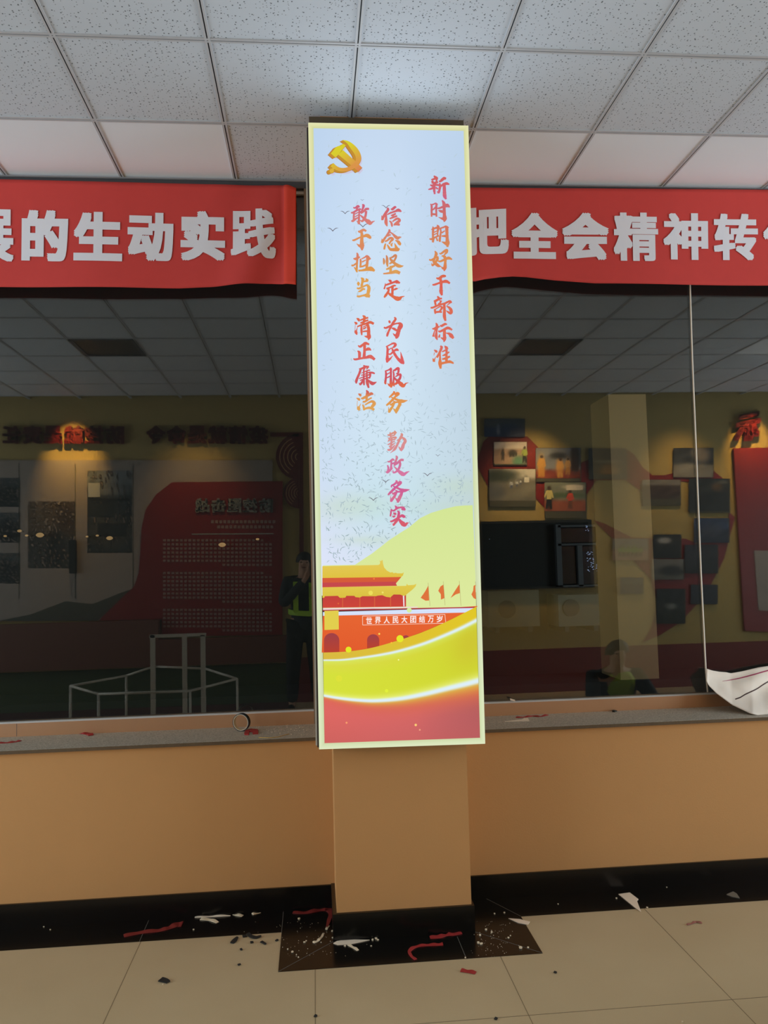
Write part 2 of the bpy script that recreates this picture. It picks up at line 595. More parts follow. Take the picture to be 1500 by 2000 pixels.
# printed border: four mitred strips
ITL, ITR, IBR, IBL = (612.2, 250.5), (905.5, 255.6), (937.6, 1441), (633.8, 1451.5)
b = MB()
cT, cB = (224, 224, 168), (216, 228, 186)
for o0, o1, i1, i0 in ((TL, TR, ITR, ITL), (TR, BR, IBR, ITR), (BR, BL, IBL, IBR), (BL, TL, ITL, IBL)):
    N = 30
    rows = []
    for t in range(N + 1):
        t /= N
        po = (o0[0] + (o1[0] - o0[0]) * t, o0[1] + (o1[1] - o0[1]) * t)
        pi = (i0[0] + (i1[0] - i0[0]) * t, i0[1] + (i1[1] - i0[1]) * t)
        yy = (po[1] - 240) / 1220
        c0 = mixc(cT, cB, yy * 1.6)
        e = mixc(c0, (150, 152, 110), 0.22)
        mid = ((po[0] + pi[0]) / 2, (po[1] + pi[1]) / 2)
        rows.append([b.vert(A(*po, 0), lin(mixc(c0, (240, 240, 205), 0.35))), b.vert(A(*mid, 0), lin(c0)), b.vert(A(*pi, 0), lin(mixc(c0, (196, 205, 150), 0.5)))])
    for R0, R1 in zip(rows, rows[1:]):
        for k in range(2):
            b.face((R0[k], R0[k + 1], R1[k + 1], R1[k]))
b.build('printed_border', M['film'], root)


def inner(u, v):
    tx, ty = ITL[0] + (ITR[0] - ITL[0]) * u, ITL[1] + (ITR[1] - ITL[1]) * u
    bx, by = IBL[0] + (IBR[0] - IBL[0]) * u, IBL[1] + (IBR[1] - IBL[1]) * u
    return tx + (bx - tx) * v, ty + (by - ty) * v


# paper ground
b = MB()
NU, NV = 40, 110
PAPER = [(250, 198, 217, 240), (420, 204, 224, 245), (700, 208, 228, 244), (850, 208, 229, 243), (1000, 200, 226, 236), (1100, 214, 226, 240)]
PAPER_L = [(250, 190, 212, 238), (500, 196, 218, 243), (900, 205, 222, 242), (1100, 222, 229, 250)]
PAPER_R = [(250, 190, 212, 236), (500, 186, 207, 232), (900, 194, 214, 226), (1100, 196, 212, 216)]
g = [[None] * (NU + 1) for _ in range(NV + 1)]
for j in range(NV + 1):
    for i in range(NU + 1):
        u, v = i / NU, j / NV * 0.76
        x, y = inner(u, v)
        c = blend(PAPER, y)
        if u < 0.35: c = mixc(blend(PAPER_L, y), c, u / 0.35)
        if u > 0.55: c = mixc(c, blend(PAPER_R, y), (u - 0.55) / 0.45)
        # pale green washes of the painted hills
        for cx, cy, rx, ry, k in ((690, 985, 70, 22, 0.30), (900, 950, 60, 20, 0.36), (880, 990, 90, 16, 0.25), (720, 1055, 70, 9, 0.35), (660, 1000, 60, 26, 0.2)):
            d = ((x - cx) / rx) ** 2 + ((y - cy) / ry) ** 2
            c = mixc(c, (196, 216, 178), k * math.exp(-d))
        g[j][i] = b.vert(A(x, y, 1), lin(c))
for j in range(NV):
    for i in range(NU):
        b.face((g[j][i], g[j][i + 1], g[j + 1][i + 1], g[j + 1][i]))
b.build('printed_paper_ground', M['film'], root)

# flecks of fibre in the paper
b = MB()
rf = random.Random(3)


def fleck(x, y, L, an, w, col, k=1.6):
    pts = []
    bend = rf.uniform(-0.5, 0.5)
    for t in (0, 0.5, 1):
        a = an + bend * (t - 0.5)
        pts.append((x + math.cos(a) * L * (t - 0.5), y + math.sin(a) * L * (t - 0.5)))
    nx, ny = -math.sin(an), math.cos(an)
    ww = (w * 0.3, w, w * 0.3)
    ids = [(b.vert(A(p[0] + nx * h, p[1] + ny * h, k), lin(col)), b.vert(A(p[0] - nx * h, p[1] - ny * h, k), lin(col))) for p, h in zip(pts, ww)]
    for p, q_ in zip(ids, ids[1:]):
        b.face((p[0], p[1], q_[1], q_[0]))


def hill_y(x):
    P = ((693, 1106), (707, 1092), (727, 1081), (758, 1056), (799, 1030), (820, 1012), (842, 1001), (867, 992), (890, 987), (922, 984.5), (945, 984))
    for a, c in zip(P, P[1:]):
        if x <= c[0]:
            return a[1] + (c[1] - a[1]) * (x - a[0]) / (c[0] - a[0]) if x >= a[0] else 1106
    return 984


for _ in range(1700):
    y = 262 + (1104 - 262) * (rf.random() ** 0.62)
    if y < 800 and rf.random() < 0.66: continue
    v = (y - 250) / 1196
    x = rf.uniform(616 + v * 22, 902 + v * 31)
    if y > hill_y(x) - 4: continue
    t = max(0, min(1, (y - 780) / 320))
    base = (188, 208, 222) if y < 800 else mixc((180, 200, 212), (146, 166, 166), t * rf.random())
    fleck(x, y, rf.uniform(3, 12), rf.uniform(-2.6, 0.5), rf.uniform(0.5, 1.15) * (1.5 if y < 800 and rf.random() < 0.3 else 1), base)
b.build('paper_fleck', M['film'], root)['kind'] = 'stuff'

# birds
B1 = lambda X, Y: (590 + X / 4.1667, 220 + Y / 4.1667)
B2 = lambda X, Y: (590 + X / 4.1667, 600 + Y / 4.1667)
for (x, y), s in ((B1(350, 815), 9.5), (B1(250, 955), 11), (B1(490, 712), 4), (B1(775, 622), 5), (B1(683, 768), 9), (B1(495, 922), 11),
                  (B2(580, 1565), 10), (B2(680, 1418), 9.5), (B2(1020, 1365), 9.5), (B2(1105, 1208), 5.5), (B2(820, 1310), 3.2)):
    b = MB()
    for sd in (-1, 1):
        pts = crom([(0, 2.0, 2.2), (0.3 * sd, -1.5, 1.9), (0.62 * sd, -3.6, 1.3), (1.0 * sd, -4.0, 0.2)], 4)
        L = []
        for i, (a, c, w) in enumerate(pts):
            px, py = x + a * s, y + c * s / 11
            L.append((b.vert(A(px, py - w * s / 22, 1.8), lin((112, 108, 118))), b.vert(A(px, py + w * s / 22, 1.8), lin((112, 108, 118)))))
        for p, q_ in zip(L, L[1:]):
            b.face((p[0], p[1], q_[1], q_[0]))
    b.build('printed_bird', M['film'], root)

# ---- calligraphy: every brush stroke is x y width along its path (tenths of a 20x view, i.e. half pixels)
CALL = {
 'right': [(830, 340, '''
35 7 3,43 15 10,47 18 4;25 22 3,33 20 6,49 15 6;28 27 6,32 34 8;46 19 7,44 30 4;27 33 5,36 35 6,49 31 7;21 42 3,28 45 7,40 42 6,53 43 6;37 38 8,36 60 8,38 77 5;36 50 6,25 57 6,14 60 3;43 53 5,50 58 4
81 18 6,74 17 9,60 28 7,55 26 2;57 35 3,59 45 7,57 60 7,53 72 7,48 68 2;59 50 6,72 40 7,84 37 9,94 40 4;75 40 9,76 65 10,77 85 11,82 97 5
22 117 3,26 125 6,26 145 6,26 165 5;24 121 5,35 117 4,42 114 4,47 119 6;45 118 7,44 140 6,45 165 5;30 140 3,36 135 5,41 128 3;24 156 7,35 157 6,45 157 7
49 134 3,57 133 6,75 126 7,87 123 12,96 129 3;67 103 3,74 115 10,75 140 9,76 160 10,77 175 13,75 186 3;76 176 11,65 173 6,53 169 1;53 142 2,62 145 8,72 148 7'''),
 (830, 435, '''
31 15 2,32 25 7,31 45 6,32 60 7;47 9 2,52 17 9,50 35 5,49 52 4;25 27 2,34 23 5,48 19 7;35 38 3,47 32 3;35 47 3,47 41 3;18 63 3,26 64 6,40 57 5,53 51 5;33 62 7,31 75 6;45 60 4,49 70 5
60 22 5,62 35 5,60 50 6,58 65 7,58 73 6;60 22 4,72 18 5,82 14 5,89 20 8;85 18 10,86 45 9,87 65 10,88 80 13,88 93 6;87 83 13,77 79 8,65 74 1;66 39 5,77 32 3;66 52 4,82 52 8
39 111 3,44 122 9,38 138 7,34 150 8,42 160 9,52 168 9,61 171 3;50 132 4,49 142 8,40 156 7,29 167 5,26 157 1;17 144 4,24 146 6,36 140 6,48 133 3
57 119 3,62 121 5,75 112 7,85 107 8,85 115 7,76 125 4;65 130 2,74 131 8,79 140 9,79 160 8,78 175 11,75 188 3;77 177 9,70 178 7,63 171 1;51 149 3,60 151 6,78 143 7,92 138 9,105 143 4'''),
 (835, 530, '''
35 26 4,45 28 8,58 19 8,68 19 8,70 21 3;20 52 4,27 52 6,50 44 6,72 39 10,86 46 6;50 28 8,53 45 9,53 65 9,53 80 11,56 92 6
39 98 4,44 105 8,44 112 6;25 115 3,32 115 7,45 108 6,55 106 5;29 118 6,31 128 6,32 134 3;52 115 7,50 122 5,42 127 3;13 142 5,22 141 6,45 131 6,65 126 6,80 119 6,88 117 7,93 122 5
28 148 5,30 158 7,30 165 4;31 148 3,50 137 4,56 143 7,48 155 5;28 160 6,45 158 6,55 159 5;65 125 8,66 150 8,66 175 10,70 192 6;90 121 5,82 128 3,75 136 2,84 141 7,92 152 10,92 163 8,84 161 7,72 153 1'''),
 (835, 625, '''
19 34 3,26 34 6,36 29 8,47 26 3;33 12 3,37 22 8,35 45 6,34 65 9,38 77 3;30 37 3,25 52 4,23 63 7;49 21 3,55 23 7,68 16 7,75 17 4;43 43 4,49 45 6,65 37 7,80 31 9,95 38 5
66 40 9,66 60 9,67 73 10,64 85 3;66 75 10,58 72 6,51 68 1;48 56 2,46 64 6,45 68 4;72 51 2,85 54 8,93 62 12,100 70 7
26 117 2,33 122 8,37 125 5;27 128 2,25 138 1;21 150 2,25 160 8,27 155 4,32 144 1;50 102 4,55 107 8,49 123 7,43 135 7,37 145 6;49 125 4,49 150 6,49 170 11,51 188 6
67 101 2,74 109 10,80 112 3;75 112 6,74 135 7,74 155 8,74 165 8;57 124 3,68 119 5,75 115 5;58 139 2,68 136 6,84 125 4;58 153 4,70 150 7,86 143 6;53 170 7,75 165 7,88 163 9,101 169 4''')],
 'middle': [(740, 395, '''
32 22 3,36 28 8,27 42 8,17 58 8,13 68 6,11 52 1;28 48 5,28 65 8,28 80 10,32 93 3;47 26 3,53 27 8,63 19 7,67 21 3;33 48 3,45 42 5,65 35 6,76 31 10,87 36 4;47 51 2,53 51 6,65 45 5;43 64 4,55 59 6,70 54 5
41 73 3,48 79 6,51 90 6,51 95 3;54 75 4,65 67 6,74 64 7,81 71 8,72 79 9,62 86 6;58 89 3,70 85 9,80 88 6
40 107 5,41 114 7,30 131 6,18 148 7,12 157 6,12 142 1;43 116 3,54 124 5,64 134 9,73 140 10,80 137 6,88 136 1;34 133 3,42 128 5,46 128 3;25 152 5,32 150 5,45 140 7,54 144 8,46 153 6,41 162 5
26 162 4,23 172 6,21 183 5;33 166 3,38 175 6,45 184 8,60 185 10,74 184 12,80 182 4;70 184 12,66 172 7,61 160 1;54 158 1,49 166 6,51 172 3;64 149 2,74 153 8,81 162 10,83 167 5'''),
 (740, 490, '''
18 29 3,20 38 7,20 47 6,19 52 3;29 18 3,32 28 7,32 45 8,34 61 4;41 28 3,52 25 5,64 17 7,67 23 6,60 38 6,50 45 6,42 50 4;44 31 6,52 40 9,62 49 8,75 58 11,87 60 7,96 58 1
29 72 4,40 68 7,52 62 7,62 58 5;46 60 6,46 75 8,46 85 8;18 89 4,30 88 5,50 85 8,66 81 11,80 86 9
38 115 3,45 118 8,48 126 4;25 126 1,24 138 4,21 148 5;25 134 5,40 129 6,60 122 6,70 121 11,81 125 5;31 148 6,45 142 5,58 136 6,66 136 3;53 142 8,53 160 7,52 172 8;57 153 3,65 149 6,72 147 4
39 149 5,36 160 7,25 176 7,21 181 4;36 164 5,45 171 8,58 180 9,70 186 14,80 186 12,89 180 5,100 177 1'''),
 (745, 615, '''
30 23 5,32 28 7,34 32 3;51 10 4,55 17 7,44 33 7,36 48 7,28 65 6,24 75 7,22 83 5;10 49 4,18 51 6,35 43 6,50 36 5,65 33 5,72 35 10;69 31 4,76 40 13,69 55 12,65 70 12,60 85 12,57 91 5;60 82 10,52 79 6,45 72 1;38 51 1,48 54 7,58 60 7
19 122 3,24 132 7,23 155 7,23 175 10,22 185 5;22 180 9,33 172 6,44 160 1;22 123 4,33 117 4,47 111 6,55 116 8,50 124 7,44 128 3;28 137 3,36 131 3,41 130 3;28 153 4,36 153 5,50 140 6,60 136 8,66 139 4;41 130 3,46 142 7,56 160 8,68 175 9,80 184 12,87 190 5;82 186 12,80 170 8,75 145 1'''),
 (745, 712, '''
15 24 3,18 35 6,17 55 6,15 70 7,17 76 4;17 25 4,28 21 4,38 15 6;37 17 7,37 40 6,37 65 8,38 80 11,38 89 4;36 82 9,30 80 6,24 73 1;20 39 3,32 32 3;21 52 3,33 46 4
46 23 4,52 22 6,64 14 7,69 17 5;67 17 7,66 30 6,62 36 5,58 34 2;46 27 4,48 36 5,48 55 5,47 75 6,50 85 3;55 48 3,65 41 5,74 39 7,73 52 7,66 62 8,58 74 7,48 77 5;49 49 4,56 58 6,66 67 9,78 78 13,86 84 9,95 74 4,105 71 1
47 105 3,50 110 7,40 120 6,31 128 5;52 117 6,62 111 6,67 115 7,55 125 6,42 139 7,30 151 7,20 159 5;39 128 3,50 133 6,65 139 7,80 143 11,88 143 8,102 140 1;33 152 2,38 157 6,50 149 6,65 146 5;43 141 2,52 145 4
66 142 7,72 153 10,67 165 9,60 178 10,57 189 5;58 183 9,52 178 6,46 171 1;50 150 6,46 160 6,36 175 8,29 186 5,28 166 1'''),
 (750, 838, '''
14 23 3,22 23 6,38 14 5,49 14 3;24 12 2,25 25 6,27 32 3;41 7 3,44 14 7,40 23 4;25 29 4,42 23 4;17 36 4,28 34 3,44 33 7,47 36 5;20 44 3,33 42 4,44 40 4;16 50 2,18 44 3,24 38 3;30 33 6,29 55 6,26 72 6
15 61 3,25 56 4,41 47 3;20 69 3,30 64 4,41 55 3;14 81 4,22 81 7,32 74 6,43 62 2;66 18 3,70 23 8,62 38 7,56 52 7,50 65 7,42 78 8,33 87 3,25 93 1;50 44 2,58 42 6,70 34 5,78 38 8,83 47 9,76 60 9,72 73 10,66 83 7;66 80 8,60 73 4,57 68 1
15 127 4,22 127 5,34 119 7,39 122 4;29 124 5,28 145 6,27 158 7;29 137 4,40 132 5;14 142 4,17 152 6,16 165 7;9 166 4,14 169 7,24 160 6,33 152 3;46 105 3,51 110 6,47 122 6,44 133 7,40 142 5;42 140 6,54 131 7,66 121 7,75 121 7
61 127 6,63 138 7,58 154 7,48 166 6,37 170 5,35 160 1;40 146 2,48 155 5,58 165 9,70 174 13,77 177 10,88 170 6,99 165 1'''),
 (750, 932, '''
46 13 3,50 18 7,40 28 6,30 33 5,29 39 3;52 25 6,63 19 7,65 24 7,50 36 6,38 47 7,25 60 7,17 68 5;36 36 3,48 40 6,62 47 7,75 52 11,86 51 8,100 48 1;33 60 2,36 65 6,48 58 5,64 57 5;43 50 2,52 54 4
70 52 10,68 65 9,62 78 10,56 90 11,54 98 5;55 92 10,49 86 5,44 80 1;50 56 6,44 70 7,34 84 8,27 94 5,26 74 1
43 111 2,49 119 8,53 124 4;28 125 3,27 140 5,25 152 4;29 128 4,38 131 5,52 121 6,68 118 6,74 122 12,82 127 6;36 139 2,43 143 8,47 145 4;33 153 3,38 154 6,43 152 4;25 172 4,32 172 6,48 163 6,62 155 6,70 150 8,79 155 9,81 157 4
53 132 3,58 138 7,56 153 8,51 168 8,42 180 7,37 188 4,34 180 1;56 160 5,64 172 9,74 182 14,82 186 11,90 180 6,97 178 1''')],
 'left': [(680, 395, '''
21 21 4,28 22 5,38 15 7,43 19 5;36 19 6,33 32 5;12 41 4,20 40 6,35 31 6,50 27 4;23 42 5,22 55 6,22 66 6;44 25 6,43 45 5,42 70 7,43 84 6;27 46 3,42 38 3;27 57 3,42 48 3;13 73 4,18 73 7,28 66 6,42 58 3;33 72 1,40 80 6
55 9 3,60 13 8,57 25 6,53 34 5,47 40 5;50 43 5,60 36 6,70 27 8,80 26 6;70 36 7,68 52 7,62 66 8,54 74 6,47 70 2;47 50 3,56 58 6,67 68 9,80 77 14,86 83 9,95 77 5,104 73 1
39 113 3,46 115 8,60 108 8,69 112 6;17 148 4,24 148 6,45 138 5,60 133 7,74 130 11,86 138 9,89 140 4;52 116 7,54 130 9,53 150 10,54 170 14,54 186 5;54 172 14,44 170 8,33 162 1'''),
 (680, 490, '''
21 30 3,30 31 8,45 24 4;34 8 3,37 17 7,35 40 6,34 60 6,33 75 7,35 83 3;33 78 6,28 70 4,24 64 3;14 56 5,20 57 5,34 47 5;48 32 5,49 45 6,48 60 6;53 31 3,65 25 4,74 20 6,83 32 9;76 22 9,75 40 8,73 60 8,72 70 7;55 43 4,68 36 3;45 63 4,58 60 5,73 53 5;41 77 5,55 76 6,75 72 10,88 70 14,102 77 6
50 105 2,57 112 10,55 125 7,53 136 8,56 140 4;39 121 3,40 128 9,40 135 4;69 109 3,75 115 8,66 119 5,60 122 2;35 145 4,42 147 6,60 139 5,73 133 5;74 133 6,81 143 10,79 160 10,75 175 11;40 159 3,47 157 6,58 149 6,65 150 4;35 177 5,43 178 6,60 174 6,72 174 12,83 177 8'''),
 (685, 612, '''
23 19 2,30 24 8,33 31 3;15 34 2,21 39 8,24 42 4;18 44 1,17 66 1;17 68 5,21 75 9,24 83 3;22 70 4,26 55 1;47 9 3,54 15 9,52 28 7,49 40 7;37 27 4,50 22 5,67 17 5;39 38 5,50 33 5,67 27 5;26 52 4,38 47 5,60 40 6,76 35 8,88 40 7
42 50 5,42 68 7,43 84 4;66 45 9,70 60 9,70 80 11,72 93 11,69 103 3;70 92 10,62 91 7,53 89 1;48 54 3,60 48 3;49 61 4,60 55 4;48 71 4,66 69 6
29 126 3,37 130 7,48 122 7,58 117 9,71 121 5;54 123 9,54 145 8,52 172 10;58 143 6,70 139 10,79 144 3;27 147 3,34 154 9,34 175 8;11 177 3,18 180 6,40 176 6,62 172 8,77 169 11,92 179 8'''),
 (685, 708, '''
50 11 3,57 16 7,70 16 5;33 25 3,42 24 6,55 17 6;39 26 7,34 42 7,27 58 7,22 72 8,22 81 4;58 18 4,51 28 4;68 17 6,62 26 3;42 41 2,55 36 3,70 30 4,75 31 3;42 50 3,55 46 3,70 39 4,85 40 6,93 43 4;33 63 3,45 58 3,60 52 4,74 47 4;37 70 3,50 65 4,72 59 4
51 30 5,51 50 5,51 70 6,52 87 5;63 35 5,63 60 6,65 80 9,70 98 5;76 42 7,76 52 6,73 62 4;48 70 5,42 80 7,37 86 5,33 80 2;68 68 4,76 76 8,86 82 11,101 76 1
30 122 2,37 127 8,39 132 3;23 139 2,32 144 8,34 148 4;26 150 1,25 170 1;27 172 4,31 180 11,33 186 5;33 174 4,39 161 1;61 109 3,66 118 10,62 135 8,62 147 6;41 139 3,47 140 7,65 130 7,80 122 9,87 124 4;48 153 5,55 153 6,70 144 5,81 138 4
46 165 3,50 172 6,52 185 6;57 165 4,70 157 5,84 152 8,92 160 10,84 172 9,79 180 6;54 181 6,70 177 7,82 179 9,90 184 7''')],
}
INK = {
 'right': [(345, 205, 95, 95), (385, 205, 100, 130), (410, 200, 105, 110), (440, 210, 115, 95), (480, 212, 135, 90), (510, 215, 140, 85), (535, 215, 105, 80), (560, 218, 95, 85), (600, 218, 105, 85), (640, 218, 105, 90), (680, 215, 105, 95), (715, 220, 125, 75)],
 'middle': [(405, 205, 95, 115), (435, 215, 120, 110), (455, 210, 125, 115), (480, 222, 150, 80), (500, 205, 130, 95), (530, 220, 165, 90), (545, 215, 90, 85), (585, 220, 110, 75), (640, 215, 95, 90), (700, 220, 95, 95), (740, 205, 80, 95), (755, 225, 110, 70), (775, 225, 145, 80), (800, 220, 160, 85), (850, 215, 145, 140), (880, 215, 140, 150), (905, 205, 110, 155), (930, 215, 120, 165), (950, 205, 90, 150), (975, 210, 110, 150), (1000, 205, 85, 135), (1025, 215, 90, 110)],
 'left': [(405, 205, 100, 125), (440, 215, 130, 120), (460, 220, 150, 90), (500, 215, 125, 105), (530, 220, 155, 75), (575, 222, 165, 90), (625, 218, 100, 75), (690, 218, 100, 95), (740, 205, 85, 95), (765, 205, 90, 90), (775, 220, 150, 85), (805, 222, 170, 95)],
}
rk = random.Random(11)
for colname, blocks in CALL.items():
    for ox, oy, txt in blocks:
        chars = (MB(), MB())
        for st in txt.replace('\n', ';').split(';'):
            st = st.strip()
            if not st: continue
            pts = [tuple(float(a) for a in p.split()) for p in st.split(',')]
            b = chars[0 if sum(p[1] for p in pts) / len(pts) < 100 else 1]
            ptsr = crom(pts, 5)
            L = []
            n = len(ptsr)
            for i, (x, y, w) in enumerate(ptsr):
                a, c = ptsr[max(i - 1, 0)], ptsr[min(i + 1, n - 1)]
                dx, dy = c[0] - a[0], c[1] - a[1]
                d = math.hypot(dx, dy) or 1
                dx, dy = dx / d, dy / d
                w = (max(w, 0.6) * 1.26 + 0.6) * 0.5 * rk.uniform(0.93, 1.05)
                if i == 0: x, y = x - dx * w * 0.4, y - dy * w * 0.4
                if i == n - 1: x, y = x + dx * w * 0.5, y + dy * w * 0.5
                sx, sy = ox + x / 2, oy + y / 2
                col = blend(INK[colname], sy)
                col = mixc(col, (232, 150, 80), max(0, rk.gauss(0, 0.12)))
                L.append((b.vert(A(sx - dy * w / 2, sy + dx * w / 2, 2.4), lin(col)), b.vert(A(sx + dy * w / 2, sy - dx * w / 2, 2.4), lin(col))))
            for p, q_ in zip(L, L[1:]):
                b.face((p[0], p[1], q_[1], q_[0]))
        for b in chars:
            b.build('brush_character', M['film'], root)

# ---- emblem
E = lambda X, Y, k: A(560 + X / 7.5, 200 + Y / 7.5, k)
HEAD = [(645, 750), (725, 652), (750, 640), (790, 632), (830, 605), (866, 633), (815, 692), (755, 768), (716, 810)]
HANDLE = [(755, 766), (822, 696), (1000, 855), (1106, 955), (1050, 1016), (940, 920)]
SICK = [(822, 552, 6), (900, 588, 42), (972, 660, 76), (1030, 740, 82), (1052, 822, 76), (1028, 890, 66), (968, 945, 62), (880, 982, 58), (790, 985, 55), (720, 958, 58), (662, 912, 66)]


def emblem(mb, dx, dy, k, colf):
    for P in (HEAD, HANDLE):
        mb.poly([E(x + dx, y + dy, k) for x, y in P], cols=[lin(colf(x, y)) for x, y in P])
    R = crom(SICK, 6)
    L = []
    for i, (x, y, w) in enumerate(R):
        a, c = R[max(i - 1, 0)], R[min(i + 1, len(R) - 1)]
        d = math.hypot(c[0] - a[0], c[1] - a[1])
        ux, uy = (c[0] - a[0]) / d, (c[1] - a[1]) / d
        L.append((mb.vert(E(x - uy * w / 2 + dx, y + ux * w / 2 + dy, k + 0.2), lin(colf(x, y))), mb.vert(E(x + uy * w / 2 + dx, y - ux * w / 2 + dy, k + 0.2), lin(colf(x, y)))))
    for p, q_ in zip(L, L[1:]):
        mb.face((p[0], p[1], q_[1], q_[0]))
    mb.poly([E(660 + 34 * math.cos(t * 0.5236) + dx, 1003 + 34 * math.sin(t * 0.5236) + dy, k + 0.2) for t in range(12)], cols=[lin(colf(660, 1000))] * 12)
    mb.poly([E(x + dx, y + dy, k + 0.2) for x, y in ((655, 975), (690, 945), (705, 975), (685, 990))], cols=[lin(colf(680, 970))] * 4)


b = MB()
emblem(b, 14, 34, 1.9, lambda x, y: (206, 200, 222))
for q_ in range(5):
    f = 1 - q_ / 5
    emblem(b, -46 * f, 22 * f, 2.1 + q_ * 0.1, lambda x, y: (196, 142, 52) if q_ else (170, 110, 60))
emblem(b, 2, 4, 2.9, lambda x, y: (150, 112, 44))
emblem(b, 0, 0, 3.2, lambda x, y: mixc((216, 206, 48), (218, 128, 84), ((x - 640) * 0.7 + (y - 560) - 260) / 480))
b.build('hammer_and_sickle_emblem', M['film'], root)

# ---- lower artwork (coordinates of a 4.1667x view from 590,1030)
P3 = lambda X, Y: (590 + X / 4.1667, 1030 + Y / 4.1667)
G = lambda X, Y, k: A(*P3(X, Y), k)


def flat(mb, pts, k, col, col2=None):
    ys_ = [p[1] for p in pts]
    lo, hi = min(ys_), max(ys_)
    mb.poly([G(x, y, k) for x, y in pts], cols=[lin(mixc(col, col2 or col, (y - lo) / (hi - lo + 1e-6))) for x, y in pts])


b = MB()
HILL = [(430, 305), (500, 258), (570, 212), (640, 158), (700, 110), (790, 50), (870, 0), (960, -75), (1050, -118), (1150, -148), (1250, -172), (1320, -178), (1388, -180), (1400, 100), (1412, 400), (1417, 662), (170, 662), (170, 310)]
flat(b, HILL, 2.2, (212, 230, 150), (222, 234, 158))
b.build('printed_green_hill', M['film'], root)

b = MB()
flat(b, [(165, 316), (620, 306), (632, 300), (636, 285), (630, 268), (640, 275), (648, 268), (656, 265), (658, 292), (667, 325), (690, 352), (720, 368), (735, 364), (745, 373), (762, 369), (775, 374), (815, 374), (828, 366), (822, 390), (808, 404), (165, 412)], 2.5, (228, 202, 92), (224, 194, 66))
flat(b, [(165, 412), (808, 404), (764, 456), (772, 476), (165, 488)], 2.5, (214, 92, 58))
flat(b, [(165, 450), (764, 442), (764, 456), (772, 474), (165, 486)], 2.6, (198, 74, 76))
flat(b, [(165, 488), (848, 476), (852, 458), (862, 471), (910, 468), (930, 459), (924, 480), (900, 505), (836, 557), (820, 556), (800, 547), (745, 546), (718, 570), (685, 566), (652, 552), (618, 555), (600, 560), (490, 560), (470, 571), (435, 568), (425, 557), (360, 557), (352, 572), (308, 574), (290, 557), (185, 560), (180, 573), (166, 573)], 2.9, (226, 202, 80), (218, 192, 66))
flat(b, [(168, 550), (846, 540), (846, 645), (168, 655)], 2.6, (192, 66, 62), (206, 70, 58))
for x in (330, 470, 590, 720):
    flat(b, [(x - 4, 565), (x + 4, 565), (x + 4, 648), (x - 4, 649)], 2.7, (212, 96, 62))
flat(b, [(820, 556), (832, 556), (834, 643), (824, 643)], 2.8, (236, 220, 226))
b.build('printed_gate_tower', M['film'], root)

TOP = [(160, 1019), (240, 1017), (330, 1013), (400, 1007), (470, 998), (550, 984), (625, 966), (700, 945), (800, 915), (870, 892), (1000, 845), (1170, 770), (1300, 706), (1428, 640)]
b = MB()
flat(b, [(170, 720), (1340, 692), (1418, 655)] + TOP[::-1], 2.7, (232, 104, 52), (226, 92, 46))
flat(b, [(170, 690), (1388, 655), (1418, 650), (1340, 693), (170, 720)], 2.9, (214, 226, 250))
flat(b, [(170, 658), (940, 645), (940, 653), (170, 672)], 3.0, (240, 214, 214))
flat(b, [(170, 672), (1000, 655), (1417, 646), (1417, 656), (1000, 664), (170, 681)], 2.95, (178, 60, 70))
flat(b, [(182, 680), (297, 676), (299, 831), (182, 835)], 3.1, (226, 206, 78))
for x0, x1, yt, yb in ((178, 303, 860, 1018), (529, 628, 870, 985), (815, 874, 878, 935)):
    r = (x1 - x0) / 2
    flat(b, [(x0, yb)] + [(x0 + r - r * math.cos(math.pi * t / 12), yt + r * 0.95 - r * 0.95 * math.sin(math.pi * t / 12)) for t in range(13)] + [(x1, yb)], 3.0, (160, 66, 72), (186, 66, 48))
b.build('printed_gate_wall', M['film'], root)

# flags
for fl_, pole in (([(1026, 475), (1030, 530), (1034, 595), (1005, 597), (965, 573), (985, 545), (1005, 515)], (1025, 450, 1041, 640)),
                  ([(1149, 466), (1154, 520), (1158, 576), (1130, 588), (1129, 545), (1108, 516), (1125, 482)], (1149, 440, 1163, 635)),
                  ([(1280, 462), (1284, 535), (1250, 546), (1208, 575), (1240, 522)], (1279, 435, 1293, 638)),
                  ([(1410, 468), (1415, 585), (1396, 576), (1378, 546), (1392, 515), (1396, 476)], (1410, 440, 1414, 480))):
    b = MB()
    flat(b, fl_, 2.6, (222, 116, 62))
    x0, y0, x1, y1 = pole
    flat(b, [(x0 - 1, y0), (x0 + 1.5, y0), (x1 + 1.5, y1), (x1 - 1, y1)], 2.55, (176, 150, 96))
    b.build('printed_flag', M['film'], root)

# ------------------------------------------------------------------ type
_gc = {}


def glyph(ch, extrude=0.0):
    key = (ch, extrude)
    if key in _gc: return _gc[key]
    c = bpy.data.curves.new('type', 'FONT')
    c.body = ch; c.extrude = extrude; c.resolution_u = 4
    o = bpy.data.objects.new('type', c); COL.objects.link(o)
    dg = bpy.context.evaluated_depsgraph_get()
    me = bpy.data.meshes.new_from_object(o.evaluated_get(dg))
    bm = bmesh.new(); bm.from_mesh(me)
    bmesh.ops.triangulate(bm, faces=bm.faces[:])
    vs = [v.co.copy() for v in bm.verts]
    bm.verts.index_update()
    fs = [[v.index for v in f.verts] for f in bm.faces]
    bm.free(); bpy.data.meshes.remove(me); bpy.data.objects.remove(o); bpy.data.curves.remove(c)
    _gc[key] = (vs, fs)
    return vs, fs


